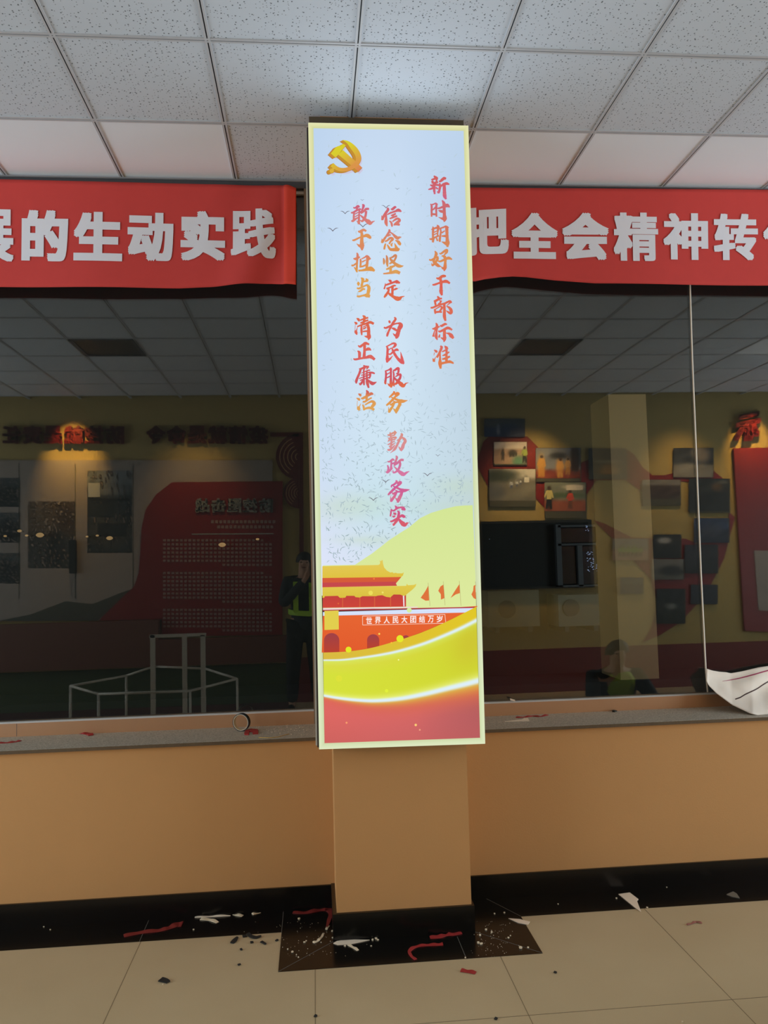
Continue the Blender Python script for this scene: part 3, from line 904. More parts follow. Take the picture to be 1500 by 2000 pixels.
def glyph_boxed(mb, ch, fn, rx=0.0, ry=0.0, col=None, m=0, extrude=0.0, tight=True, edge=None, n=8):
    """glyph made bold by overlaying shifted copies; fn maps (u,v,depth,copy) with u,v in 0..1 of its box"""
    vs, fs = glyph(ch, extrude)
    x0, x1 = min(v.x for v in vs) - rx, max(v.x for v in vs) + rx
    y0, y1 = min(v.y for v in vs) - ry, max(v.y for v in vs) + ry
    if not tight: x0, x1, y0, y1 = 0.0, 1.0, -0.12, 0.88
    offs = [(0, 0)]
    if rx or ry:
        offs += [(rx * math.cos(2 * math.pi * k / n), ry * math.sin(2 * math.pi * k / n)) for k in range(n)]
        offs += [(rx * sx, ry * sy) for sx in (-1, 1) for sy in (-1, 1)]
    for ci, (dx, dy) in enumerate(offs):
        V, F = vs, fs
        if edge:
            bm = bmesh.new()
            bv = [bm.verts.new(v) for v in vs]
            for f in fs:
                try: bm.faces.new([bv[i] for i in f])
                except ValueError: pass
            for _ in range(3):
                es = [e for e in bm.edges if e.calc_length() > edge]
                if not es: break
                bmesh.ops.subdivide_edges(bm, edges=es, cuts=1)
                bmesh.ops.triangulate(bm, faces=bm.faces[:])
            bm.verts.index_update()
            V = [v.co.copy() for v in bm.verts]; F = [[v.index for v in f.verts] for f in bm.faces]
            bm.free()
        base = len(mb.v)
        for v in V:
            mb.vert(fn((v.x + dx - x0) / (x1 - x0), (v.y + dy - y0) / (y1 - y0), v.z, ci), col)
        for f in F:
            mb.face([base + i for i in f], m)


# slogan plate on the gate wall
b = MB()
for a, c in (((492, 722), (1162, 708)), ((1162, 708), (1170, 780)), ((1170, 780), (493, 795)), ((493, 795), (492, 722))):
    d = math.hypot(c[0] - a[0], c[1] - a[1]); nx, ny = -(c[1] - a[1]) / d * 1.8, (c[0] - a[0]) / d * 1.8
    flat(b, [(a[0] + nx, a[1] + ny), (a[0] - nx, a[1] - ny), (c[0] - nx, c[1] - ny), (c[0] + nx, c[1] + ny)], 3.2, (250, 224, 208))
for i, ch in enumerate('世界人民大团结万岁'):
    cx = 545 + i * 71.8; cy = 757 - i * 1.55
    glyph_boxed(b, ch, lambda u, v, z, ci: G(cx - 24 + 48 * u, cy + 28 - 56 * v, 3.3 + ci * 0.01), 0.018, 0.018, lin((252, 240, 236)))
b.build('printed_slogan', M['film'], root)

# sweeping ribbons of the lower artwork
L1 = [(160, 1081), (180, 1081), (330, 1078), (500, 1058), (650, 1035), (800, 1003), (1000, 943), (1200, 862), (1330, 802), (1440, 745)]
L2 = [(160, 1362), (180, 1366), (300, 1386), (450, 1402), (600, 1407), (800, 1390), (1000, 1352), (1200, 1303), (1330, 1272), (1450, 1240)]


def curve_y(P, x):
    P2 = crom(P, 6)
    for a, c in zip(P2, P2[1:]):
        if x <= c[0]: return a[1] + (c[1] - a[1]) * (x - a[0]) / (c[0] - a[0])
    return P2[-1][1]


def art(x, y, l1, l2):
    u = (x - 180) / 1250
    h1, h2 = 5 + 10 * u, 9 + 13 * u
    glow = (222, 240, 250)
    if y < l2:
        if y < l1:
            c = mixc((218, 186, 66), (226, 200, 40), u)
        else:
            t = (y - l1) / (l2 - l1)
            c = mixc(mixc((218, 214, 92), (208, 226, 66), t * 2.5), mixc((224, 224, 52), (206, 208, 46), u), 0.35 + 0.4 * u)
            c = mixc(c, (214, 240, 110), max(0, 1 - t * 6) * 0.6)
            c = mixc(c, (206, 196, 52), math.exp(-((u - 0.95) / 0.12) ** 2) * math.exp(-((t - 0.35) / 0.35) ** 2) * 0.8)
        c = mixc(c, (238, 246, 150), math.exp(-((l2 - y) / (26 + 30 * u)) ** 2) * 0.75)
    else:
        d = y - l2
        c = mixc((222, 104, 98), (206, 104, 108), u)
        c = mixc(c, (170, 92, 98), max(0, u - 0.6) * 2.0 * min(1, d / 220))
        c = mixc(c, (192, 96, 92), min(1, max(0, d - 140) / 260) * 0.55)
        c = mixc(c, (224, 108, 62), math.exp(-(d / (60 + 110 * u)) ** 2) * (0.35 + 0.55 * u))
        c = mixc(c, (222, 200, 76), math.exp(-(d / (20 + 58 * u)) ** 2) * 0.9)
    k1 = math.exp(-(abs(y - l1) / (h1 * 1.25)) ** 2.4)
    c = mixc(c, glow, k1)
    k2 = math.exp(-(abs(y - l2 - 4) / (h2 * 1.15)) ** 3)
    c = mixc(c, glow, k2)
    return c


b = MB()
NX, NY = 64, 150
cols_ = []
for i in range(NX + 1):
    u = i / NX
    xb, yb = inner(u, 1.0)
    Xb, Yb = (xb - 590) * 4.1667, (yb - 1030) * 4.1667
    Xm = Xb - 14 + 8 * (1 - u)
    x_top = 172 + (1417 - 172) * u
    yt = curve_y(TOP, x_top)
    colm = []
    for j in range(NY + 1):
        t = j / NY
        x = x_top + (Xb - x_top) * t
        y = yt + (Yb - yt) * t
        c = art(x, y, curve_y(L1, x), curve_y(L2, x))
        colm.append(b.vert(G(x, y, 3.4), lin(c)))
    cols_.append(colm)
for i in range(NX):
    for j in range(NY):
        b.face((cols_[i][j], cols_[i + 1][j], cols_[i + 1][j + 1], cols_[i][j + 1]))
b.build('printed_ribbon', M['film'], root)
for x, y, r, c in ((378, 995, 24, (228, 234, 40)), (797, 906, 29, (230, 234, 44)), (300, 1230, 26, (222, 226, 60)), (558, 533, 18, (238, 222, 92)), (656, 530, 8, (240, 226, 110)), (872, 674, 20, (214, 238, 160)), (628, 867, 8, (250, 210, 90)),
                   (362, 1590, 8, (250, 160, 110)), (925, 1608, 10, (252, 206, 120)), (958, 1648, 7, (244, 160, 130)), (785, 1078, 6, (250, 250, 160)), (688, 1330, 14, (226, 240, 60)), (727, 940, 7, (250, 190, 60)), (585, 418, 7, (240, 130, 60)), (295, 620, 7, (220, 100, 60))):
    b = MB()
    flat(b, [(x + r * math.cos(t * math.pi / 9), y + r * math.sin(t * math.pi / 9)) for t in range(18)], 3.8, c)
    b.build('printed_light_dot', M['film'], root)

# ------------------------------------------------------------------ banners
YBN = 0.262


def interp(P, x):
    if x <= P[0][0]: return P[0][1]
    for a, c in zip(P, P[1:]):
        if x <= c[0]:
            t = (x - a[0]) / (c[0] - a[0]); t = t * t * (3 - 2 * t) if False else t
            return a[1] + (c[1] - a[1]) * t
    return P[-1][1]


def banner(name, xs_, top, bot, disp, label, chars, hem=None):
    r_ = thing(name, (atY(xs_[len(xs_) // 2], interp(bot, xs_[len(xs_) // 2]), YBN)), label, 'banner', 'red slogan banners over the windows')
    b = MB()
    NV = 26
    g = []
    for x in xs_:
        row = []
        for j in range(NV + 1):
            v = j / NV
            y = interp(top, x) + (interp(bot, x) - interp(top, x)) * v
            p = atY(x, y, YBN)
            p.y += disp(x, v)
            row.append(b.vert(p))
        g.append(row)
    for i in range(len(xs_) - 1):
        for j in range(NV):
            m = 1 if hem and xs_[i] >= hem else 0
            b.face((g[i][j], g[i + 1][j], g[i + 1][j + 1], g[i][j + 1]), m)
    cl = b.build('banner_cloth', [M['cloth_red'], M['cloth_hem']], r_, smooth=True)
    sm = cl.modifiers.new('thickness', 'SOLIDIFY'); sm.thickness = 0.0012; sm.offset = 1
    t = MB()
    for ch, x0, x1, y0, y1, sk in chars:
        def fn(u, v, z, ci):
            x = x0 + (x1 - x0) * u
            y = y1 + (y0 - y1) * v + sk * (u - 0.5)
            tt, bb = interp(top, x), interp(bot, x)
            p = atY(x, y, YBN)
            p.y += disp(x, (y - tt) / (bb - tt)) - 0.0035 - 0.00004 * ci
            return p
        dense = ch in '践精转展神'
        glyph_boxed(t, ch, fn, 0.038 if dense else 0.052, 0.026 if dense else 0.040, edge=0.09)
    t.build('banner_lettering', M['letter_white'], r_)
    return r_


LT = [(-260, 340), (0, 350), (350, 358.5), (480, 361.5), (560, 363), (566, 364), (578, 369)]
LBt = [(-260, 560), (0, 562.5), (250, 564), (350, 565), (420, 562.5), (480, 558.5), (530, 557), (560, 559.5), (580, 562)]
LR = [(365, 578), (395, 573), (450, 576), (562, 580)]


def dl(x, v):
    e = max(0, (x - 380) / 200)
    return (0.006 * math.sin(x * 0.021 + 0.6) * v - 0.020 * v * v
            - 0.022 * e * v * math.sin(math.pi * min(1, e)) * 0.8 + 0.013 * e * math.sin((x - 570) * 0.055 + 4.2 * v) * (0.4 + v)
            - (0.012 if x > 553 else 0) * min(1, (x - 553) / 6) * (1 - 0.3 * v))


xs_l = [-260 + 10 * i for i in range(64)] + [380 + 4 * i for i in range(44)] + [555, 558, 562, 566, 570, 573, 576, 578.5]
banner('hanging_banner', xs_l, LT, LBt, dl, 'red cloth banner with white characters left of the light box', [
    ('展', -66, 28, 409, 512, 2), ('的', 43, 134, 411, 512, 2), ('生', 145, 240, 415, 512, 2), ('动', 250, 339, 416, 512, 2), ('实', 353, 440, 413, 511, 2), ('践', 451, 539, 409, 507, 1)], hem=555)

RT = [(880, 366), (1000, 367), (1300, 369), (1500, 370.5), (1720, 373)]
RB = [(880, 553), (925, 554.5), (945, 549), (975, 543.5), (1000, 541.5), (1025, 543), (1080, 549), (1160, 555.5), (1300, 557.5), (1500, 560), (1720, 562)]


def dr(x, v):
    e = max(0, (1030 - x) / 120)
    return 0.005 * math.sin(x * 0.019) * v - 0.018 * v * v - 0.02 * e * v * math.sin((x - 900) * 0.03 + 1.2 * v)


xs_r = [880 + 5 * i for i in range(56)] + [1160 + 10 * i for i in range(57)]
banner('hanging_banner', xs_r, RT, RB, dr, 'red cloth banner with white characters right of the light box', [
    ('把', 902, 993, 406, 502, -6), ('全', 998, 1089, 416, 507, 1), ('会', 1097, 1188, 416, 510, 1), ('精', 1197, 1284, 416, 512, 1), ('神', 1294, 1382, 417, 509, 1), ('转', 1393, 1479, 418, 510, 1), ('化', 1489, 1578, 419, 511, 1)])


# ------------------------------------------------------------------ litter on floor and sill
def px_area(pts, z):
    return [atZ(x, y, z) for x, y in pts]


def scrap(name, pts, z, m, label, cat, group, th=0.0025):
    b = MB()
    P = px_area(pts, z)
    b.prism(P, (0, 0, th))
    return tag(b.build(name, m), label, cat, group)


def ribbon(name, pts, z, m, label, cat, group, th=0.002, wave=0.004):
    """flat crumpled ribbon; pts = x, y, width in pixels"""
    b = MB()
    R = crom(pts, 5)
    rows = []
    for i, (x, y, w) in enumerate(R):
        a, c = atZ(R[max(i - 1, 0)][0], R[max(i - 1, 0)][1], z), atZ(R[min(i + 1, len(R) - 1)][0], R[min(i + 1, len(R) - 1)][1], z)
        p = atZ(x, y, z)
        d = (c - a).normalized()
        n = Vector((-d.y, d.x, 0))
        hw = w * 0.44 * (p - CPOS).length / FPX * (1.0 + 0.5 * abs(d.x)) 
        h = th + wave * (0.5 + 0.5 * math.sin(i * 1.1))
        rows.append([b.vert(p + n * hw + Vector((0, 0, 0.0006))), b.vert(p + n * hw + Vector((0, 0, h))), b.vert(p - n * hw + Vector((0, 0, h * 0.7))), b.vert(p - n * hw + Vector((0, 0, 0.0006)))])
    for A_, B_ in zip(rows, rows[1:]):
        for k in range(4):
            b.face((A_[k], A_[(k + 1) % 4], B_[(k + 1) % 4], B_[k]))
    b.face(rows[0][::-1]); b.face(rows[-1])
    return tag(b.build(name, m, smooth=False), label, cat, group)


ZF, ZB = 0.0008, BT + 0.0004
GS = 'cream strips by the skirting'
ribbon('foam_strip', [(381, 1791.5, 4), (415, 1790.5, 4), (450, 1789, 2)], ZB, M['white_scrap'], 'thin straight white strip against the skirting left of the column', 'strip', GS)
ribbon('foam_strip', [(392, 1795.5, 6), (410, 1797, 6), (425, 1802.5, 5)], ZB, M['cream_strip'], 'curved cream strip just below the thin straight white strip', 'strip', GS)
ribbon('foam_strip', [(451, 1783, 5), (460, 1787, 5), (474, 1789.5, 5)], ZB, M['cream_strip'], 'cream strip with a kink right of the thin white strip', 'strip', GS)
ribbon('foam_strip', [(493, 1786.5, 5), (505, 1783, 5), (518, 1779.5, 5)], ZB, M['cream_strip'], 'cream strip tilted up to the right, left of the column', 'strip', GS)
ribbon('foam_strip', [(532, 1778.5, 5), (540, 1777.5, 5)], ZB, M['cream_strip'], 'short stub of cream strip near the corner of the granite border', 'strip', GS)
ribbon('foam_strip', [(612, 1842, 4), (621, 1838, 4), (628, 1831, 4), (633, 1823, 3)], ZB, M['cream_strip'], 'curved cream strip on black granite left of the column foot', 'strip', GS)
ribbon('foam_strip', [(637.5, 1816, 4), (642, 1808.5, 4)], ZB, M['cream_strip'], 'tiny cream strip beside the left edge of the column foot', 'strip', GS)
ribbon('foam_strip', [(680, 1846, 4), (690, 1851, 4), (699, 1857, 4)], ZB, M['cream_strip'], 'short cream stick pointing away from the white leaf shaped scrap', 'strip', GS)
GP = 'white paper scraps on the floor'
scrap('paper_scrap', [(651, 1843), (658, 1839), (672, 1836.5), (690, 1836), (722, 1836.5), (702, 1841), (683, 1845), (660, 1846)], ZB, M['white_scrap'], 'white leaf shaped scrap in front of the column foot', 'paper scrap', GP)
scrap('paper_scrap', [(993, 1794.5), (1015, 1796), (1035, 1801), (1031, 1806.5), (1012, 1803)], ZB, M['white_scrap'], 'white pointed scrap over the right edge of the granite border', 'paper scrap', GP)
scrap('paper_scrap', [(1208, 1747), (1230, 1744), (1247, 1757), (1244, 1760), (1252, 1781), (1240, 1773)], ZB, M['white_scrap'], 'large white shard on the granite strip, right side', 'paper scrap', GP)
scrap('paper_scrap', [(1419, 1747.5), (1432, 1742), (1439, 1746), (1445, 1755), (1430, 1752)], ZB, M['grey_scrap'], 'dull grey scrap on the granite strip at far right', 'paper scrap', GP)
GR = 'red ribbon scraps on the floor'
ribbon('ribbon_scrap', [(242, 1829, 8), (275, 1822, 8), (310, 1818, 8), (330, 1813, 9), (345, 1807, 13), (356, 1806, 13)], ZB, M['red_dark'], 'long red ribbon on the granite strip at left', 'ribbon', GR)
ribbon('ribbon_scrap', [(572, 1783, 5), (600, 1783, 7), (625, 1777, 11), (640, 1776, 14), (646, 1785, 9), (642, 1800, 7), (638, 1812, 3)], ZB, M['red_dark'], 'dark red ribbon in the corner left of the column', 'ribbon', GR)
ribbon('ribbon_scrap', [(840, 1832, 6), (858, 1830, 9), (872, 1827, 5), (884, 1825, 9), (902, 1823, 5)], ZB, M['red_tape'], 'crumpled red ribbon under the right of the column foot', 'ribbon', GR)
ribbon('ribbon_scrap', [(812, 1875, 5), (803, 1867, 5), (800, 1858, 6), (812, 1850, 5), (830, 1847, 5), (850, 1846, 6), (865, 1845, 6)], ZB, M['red_tape'], 'curled red ribbon on the granite before the column', 'ribbon', GR)
ribbon('ribbon_scrap', [(900, 1896, 7), (914, 1898, 7), (929, 1901, 7)], ZF, M['red_tape'], 'short straight red strip on the beige tiles', 'ribbon', GR)
ribbon('ribbon_scrap', [(1342, 1807, 2.5), (1352, 1804, 2.5), (1360, 1801, 4), (1371, 1804, 2)], ZF, M['pinkish'], 'faded pink curl of ribbon on the beige tiles at right', 'ribbon', GR)
GB = 'black rubber crumbs on the tiles'
for pts, lb in (([(313, 1914, 9), (321, 1916, 9), (329, 1919.5, 6)], 'black plug shaped crumb alone on the beige tiles at left'),
                ([(453, 1843, 6), (458, 1838, 8), (464, 1831, 3)], 'large tilted black crumb near the edge of the granite strip'),
                ([(474, 1830, 5), (482, 1828.5, 5)], 'black crumb touching the edge of the granite strip'),
                ([(484, 1824, 5), (491, 1830, 6), (500, 1832, 5), (510, 1829, 2)], 'hooked black crumb hanging off the granite strip'),
                ([(510, 1840, 4), (519, 1845, 3)], 'thin dark brown crumb left of the granite corner'),
                ([(489, 1842, 4), (495, 1841, 3)], 'small dark crumb below the hooked black crumb'),
                ([(539, 1837, 4), (542, 1838, 4)], 'tiny dark crumb beside the granite corner'),
                ([(470, 1854, 3), (472, 1856.5, 3)], 'tiny dark crumb below the large tilted one'),
                ([(465, 1886, 3), (470, 1884, 2)], 'lone dark speck in the middle of the left tiles'),
                ([(614, 1985, 4), (619, 1986, 3)], 'dark speck on the tile joint at the bottom of the frame'),
                ([(966, 1990, 4), (971, 1991.5, 4)], 'dark crumb near the bottom edge right of the column'),
                ([(1082, 1899.5, 3), (1087, 1901, 3)], 'dark speck right of the granite border corner')):
    z = ZF if pts[0][1] > 1826 else ZB
    ribbon('rubber_crumb', pts, z, M['rubber'], lb, 'crumb', GB, th=0.005, wave=0.0005)

# plaster dust and flecks
b = MB()
rp = random.Random(5)


def speck(x, y, z, s):
    p = atZ(x, y, z)
    a = rp.uniform(0, 6.28)
    r = [rp.uniform(0.6, 1.2) * s for _ in range(5)]
    b.prism([p + Vector((math.cos(a + k * 1.2566) * r[k], math.sin(a + k * 1.2566) * r[k], 0)) for k in range(5)], (0, 0, s * 0.8))


for x, y, s in ((584, 1795, 5), (571, 1860, 5), (579, 1865, 3), (583, 1870, 3), (594, 1841, 5), (598, 1838, 3), (562, 1854, 3), (627, 1841, 3), (649, 1819, 5), (650, 1832, 4), (728, 1836, 5), (735, 1834, 6), (738, 1836, 4), (725, 1848, 3), (674, 1848, 4), 
                (909, 1871, 4), (938, 1827, 5), (934, 1842, 6), (940, 1844, 6), (949, 1816, 5), (960, 1821, 4), (1017, 1852, 7), (1031, 1851, 4), (997, 1828, 3), (993, 1832, 4), (936, 1755, 5), (966, 1785, 4), (985, 1783, 4), (1090, 1766, 3), (1204, 1755, 4), (1264, 1773, 4), (1302, 1733, 3), (86, 1810, 4), (98, 1816, 3), (110, 1760, 0), (588, 1728, 0), (318, 1923, 3), (378, 1816, 4), (1333, 1997, 4)):
    if s: speck(x, y, ZB if y < 1872 else ZF, s * 0.0011)
for _ in range(150):
    speck(rp.gauss(600, 45) if rp.random() < 0.5 else rp.gauss(962, 24), rp.uniform(1800, 1868), ZB, rp.uniform(0.0006, 0.0018))
tag(b.build('plaster_crumb', M['cream_strip']), 'scattered pale plaster crumbs on the black granite around the column foot', 'crumbs', None, 'stuff')
b = MB()
for _ in range(70):
    speck(rp.uniform(500, 600), rp.gauss(1424, 5), SILLZ + 0.0002, rp.uniform(0.0008, 0.0028))
for _ in range(60):
    speck(rp.uniform(955, 1180), rp.uniform(1396, 1412), SILLZ + 0.0002, rp.uniform(0.0005, 0.002))
for _ in range(12):
    speck(rp.uniform(1180, 1440), rp.uniform(1390, 1404), SILLZ + 0.0002, rp.uniform(0.0005, 0.0018))
tag(b.build('plaster_dust', M['white_scrap']), 'white plaster dust flecks lying along the granite window sill', 'dust', None, 'stuff')

# on the sill
r_ = thing('tape_roll', atZ(472, 1428, SILLZ), 'nearly empty black tape roll standing on the left sill', 'tape roll')
c0 = atZ(472, 1427.5, SILLZ)
Rr = 0.0435
cc = c0 + Vector((0, 0, Rr)); ax = Vector((0.34, 1, 0.0)).normalized(); sx_ = Vector((ax.y, -ax.x, 0))


def ringband(mb, r0, r1, w, m):
    N = 40
    rows = []
    for k in range(N):
        t = 2 * math.pi * k / N
        d = sx_ * math.cos(t) + Vector((0, 0, 1)) * math.sin(t)
        rows.append([mb.vert(cc + d * r + ax * s) for r, s in ((r0, -w), (r1, -w), (r1, w), (r0, w))])
    for k in range(N):
        A_, B_ = rows[k], rows[(k + 1) % N]
        for q_ in range(4):
            mb.face((A_[q_], A_[(q_ + 1) % 4], B_[(q_ + 1) % 4], B_[q_]), m)


b = MB(); ringband(b, Rr - 0.0035, Rr, 0.012, 0); b.build('black_tape', M['black'], r_, smooth=False)
b = MB(); ringband(b, Rr - 0.0058, Rr - 0.0036, 0.0122, 0); b.build('cardboard_core', M['kraft'], r_, smooth=False)
GW = 'red scraps on the window sills'
ribbon('sill_ribbon', [(-6, 1452, 5), (15, 1451, 5), (32, 1449, 6), (41, 1447, 4)], SILLZ, M['red_tape'], 'red ribbon scrap on the sill at the far left edge', 'ribbon', GW)
ribbon('sill_ribbon', [(145, 1432, 7), (160, 1432.5, 8), (172, 1434, 9), (178, 1437, 8)], SILLZ, M['red_tape'], 'folded red scrap on the left sill against the steel rail', 'ribbon', GW, wave=0.008)
ribbon('sill_ribbon', [(1008, 1402, 3), (1026, 1401, 4), (1040, 1399, 6), (1055, 1400, 4), (1069, 1397, 5)], SILLZ, M['red_tape'], 'long twisted red ribbon on the right sill', 'ribbon', GW)
b = MB()
z = SILLZ
P = px_area([(477, 1434), (480, 1428), (490, 1425), (504, 1426.5), (504.5, 1434), (494, 1434.5), (492.5, 1430.5), (487, 1430), (485.5, 1436), (478, 1436)], z)
b.prism(P, (0, 0, 0.006)); tag(b.build('plastic_clip', M['red_tape']), 'small red plastic clip with a notch, right of the tape roll', 'clip')
b = MB(); b.tube([atZ(x, y, z) + Vector((0, 0, 0.0015)) for x, y in ((505, 1441), (525, 1441.5), (543, 1440), (556, 1436), (565, 1434))], 0.0012, 6)
tag(b.build('thin_wire', M['yellow_wire'], smooth=True), 'thin yellow wire lying on the front of the left sill', 'wire')
scrap('sill_paper', [(986, 1409.5), (1020, 1405.5), (1024, 1403), (1031, 1403), (1034, 1408.5), (1010, 1409)], z, M['white_scrap'], 'long white pointed scrap below the twisted red ribbon', 'paper scrap', 'white scraps at the right window')
ribbon('sill_crumb', [(1198, 1391, 4), (1202, 1389, 6)], z, M['rubber'], 'black crumb on the right sill by the steel rail', 'crumb', None, th=0.006)
b = MB()
P = [atY(x, y, YG - 0.034) for x, y in ((996, 1364), (1006, 1367), (1006, 1370), (997, 1368))]
b.prism(P, (0, 0.004, 0)); tag(b.build('rail_paper', M['white_scrap']), 'tiny white scrap stuck to the top edge of the right steel rail', 'paper scrap', 'white scraps at the right window')

# white sheeting slumped on the right sill
r_ = thing('plastic_sheet', atY(1470, 1395, 0.10), 'crumpled white sheeting slumped on the sill at the right edge', 'sheet')
ST = [(1379.5, 1306), (1390, 1309.5), (1405, 1312), (1418, 1313), (1427, 1315), (1450, 1311), (1480, 1304), (1500, 1301), (1560, 1292), (1640, 1284)]
SB = [(1379.5, 1330), (1384, 1339), (1400, 1355), (1430, 1377), (1465, 1393.5), (1480, 1397), (1492, 1399), (1520, 1399), (1640, 1400)]


def sheet_p(x, v, off=0.0):
    yt, yb = interp(ST, x), interp(SB, x)
    y = yt + (yb - yt) * v
    k = min(1, max(0, (x - 1379) / 90))
    Y = (YG - 0.036) - (0.05 + 0.20 * k) * v ** 1.3
    Y += 0.016 * math.sin(v * 7 + x * 0.045) * k * (1 - 0.4 * v) * min(1, v * 4) + 0.008 * math.sin(x * 0.14 - v * 9) * k * v * (1 - v)
    return atY(x, y, Y - off)


b = MB()
xs_ = [1379.5 + 3 * i for i in range(87)]
g = [[b.vert(sheet_p(x, j / 24)) for j in range(25)] for x in xs_]
for i in range(len(xs_) - 1):
    for j in range(24):
        b.face((g[i][j], g[i + 1][j], g[i + 1][j + 1], g[i][j + 1]))
o = b.build('sheeting', M['sheet'], r_, smooth=True)
md = o.modifiers.new('thickness', 'SOLIDIFY'); md.thickness = 0.0015
for nm, pts, m_, w in (('magenta_stripe', [(1411, 1330.5, 0.5), (1440, 1325.5, 2), (1470, 1318, 2.4), (1500, 1309.5, 2.4), (1560, 1294, 2.4)], 'magenta', 1), ('dark_stripe', [(1436, 1365.5, 2.4), (1446, 1362, 2.6), (1456, 1356, 2.6), (1478, 1345.5, 2.6), (1500, 1331.5, 2.6), (1560, 1300, 2.6)], 'brown_cord', 1)):
    b = MB(); L = []
    for x, y, w in crom(pts, 5):
        yt, yb = interp(ST, x), interp(SB, x)
        a = sheet_p(x, (y - w / 2 - yt) / (yb - yt), 0.003); c = sheet_p(x, (y + w / 2 - yt) / (yb - yt), 0.003)
        L.append((b.vert(a), b.vert(c)))
    for p, q_ in zip(L, L[1:]): b.face((p[0], p[1], q_[1], q_[0]))
    b.build(nm, M[m_], r_)

# ------------------------------------------------------------------ the hall behind the camera, seen in the glass
VB = 5.85


def W_(px, py, d=0.0):
    """point on the back wall (d = how far it stands off the wall) from where the glass shows it"""
    return ref(px, py, VB - d)


def ink_print(name, rough=0.5):
    m, n, l = mat(name)
    a = n.new('ShaderNodeAttribute'); a.attribute_name = 'ink'
    bs = n['Principled BSDF']; bs.inputs['Roughness'].default_value = rough
    l.new(a.outputs['Color'], bs.inputs['Base Color'])
    return m


M['print'] = ink_print('photo_print')
M['red_wall'] = pbr('dark_red_dado', (112, 34, 28), 0.6)
M['red_board'] = pbr('red_lacquer_board', (124, 26, 27), 0.45)
M['red_letter'] = pbr('red_acrylic', (92, 14, 16), 0.35)
M['grey_board'] = pbr('pale_display_board', (152, 140, 130), 0.6, noise=0.04, nscale=2)
M['olive'] = pbr('olive_dado', (66, 78, 42), 0.7)
M['brown_ledge'] = pbr('red_brown_ledge', (104, 58, 42), 0.6)
M['hillprint'] = pbr('dark_hill_print', (74, 74, 64), 0.7)
M['tan'] = pbr('tan_groove', (176, 136, 96), 0.6)
M['screen'] = pbr('tv_glass', (8, 9, 11), 0.08)
M['letter_grey'] = pbr('silver_letters', (150, 150, 142), 0.5)
M['carpet'] = pbr('dark_red_carpet', (74, 28, 22), 0.95)
M['white_steel'] = pbr('white_painted_steel', (214, 208, 194), 0.4)
M['louvre'] = pbr('unlit_lamp_panel', (58, 60, 66), 0.5)
M['cloth_dark'] = pbr('dark_work_cloth', (30, 36, 40), 0.85)
M['trouser'] = pbr('black_trousers', (20, 24, 24), 0.85)
M['hivis'] = pbr('yellow_green_reflective', (176, 222, 52), 0.6)
M['skin'] = pbr('skin', (196, 150, 122), 0.55)
M['hair'] = pbr('black_hair', (18, 16, 16), 0.6)
M['bluegrey'] = pbr('pale_blue_mask', (150, 166, 186), 0.7)

# dados and ledges along the back wall
b = MB(); x0, x1 = W_(575, 1300).x, XR
b.box((x0, YB, 0), (x1, YB + 0.02, 0.53)); struct(b, 'wainscot_right', M['red_wall'])
b = MB(); b.box((XL, YB, 0), (x0, YB + 0.02, 0.47)); struct(b, 'wainscot_left', M['olive'])
b = MB()
b.box((XL, YB, 0.50), (W_(314, 1230).x, YB + 0.16, min(W_(310, 1209).z, W_(-200, 1215).z, W_(194, 1212).z, W_(-80, 1213).z) - 0.004))
b.box((W_(314, 1230).x, YB, 0.50), (W_(560, 1230).x, YB + 0.16, min(W_(552, 1240).z, W_(316, 1243).z) - 0.004)); struct(b, 'wall_ledge', M['brown_ledge'])
b = MB(); b.box((XL, YB + 0.02, 0.0), (x0, YB + 1.0, 0.012)); struct(b, 'carpet_strip', M['carpet'])


def wallpoly(pts, th, m, name, label=None, cat=None, parent=None, d=0.0, group=None):
    mb = MB()
    mb.prism([W_(x, y, d + 0.004) for x, y in pts], (0, th, 0))
    o = mb.build(name, m, parent)
    return tag(o, label, cat, group) if label else o


# lettering over the left board
r_ = thing('wall_lettering', W_(265, 868), 'row of dark red raised characters high on the exhibition wall', 'lettering')
for i, ch in enumerate('疫情就是命令 防控就是责任'):
    if ch == ' ': continue
    cx = 505 - i * 40.2
    mb = MB()
    y_ = 849
    glyph_boxed(mb, ch, lambda u, v, z, ci: W_(cx + 19 - 38 * u, y_ + 18 - 36 * v, 0.03 + z), 0.05, 0.04, extrude=0.028, n=6)
    mb.build('raised_character', M['red_letter'], r_)
r_ = thing('wall_character', W_(1465, 857), 'single brush style red character above the tall red board', 'lettering')
mb = MB()
glyph_boxed(mb, '示', lambda u, v, z, ci: W_(1490 - 50 * u - 6 * (1 - v), 857 - 56 * v + 10 * u, 0.03 + z), 0.06, 0.05, extrude=0.028)
mb.build('raised_character', M['red_letter'], r_)

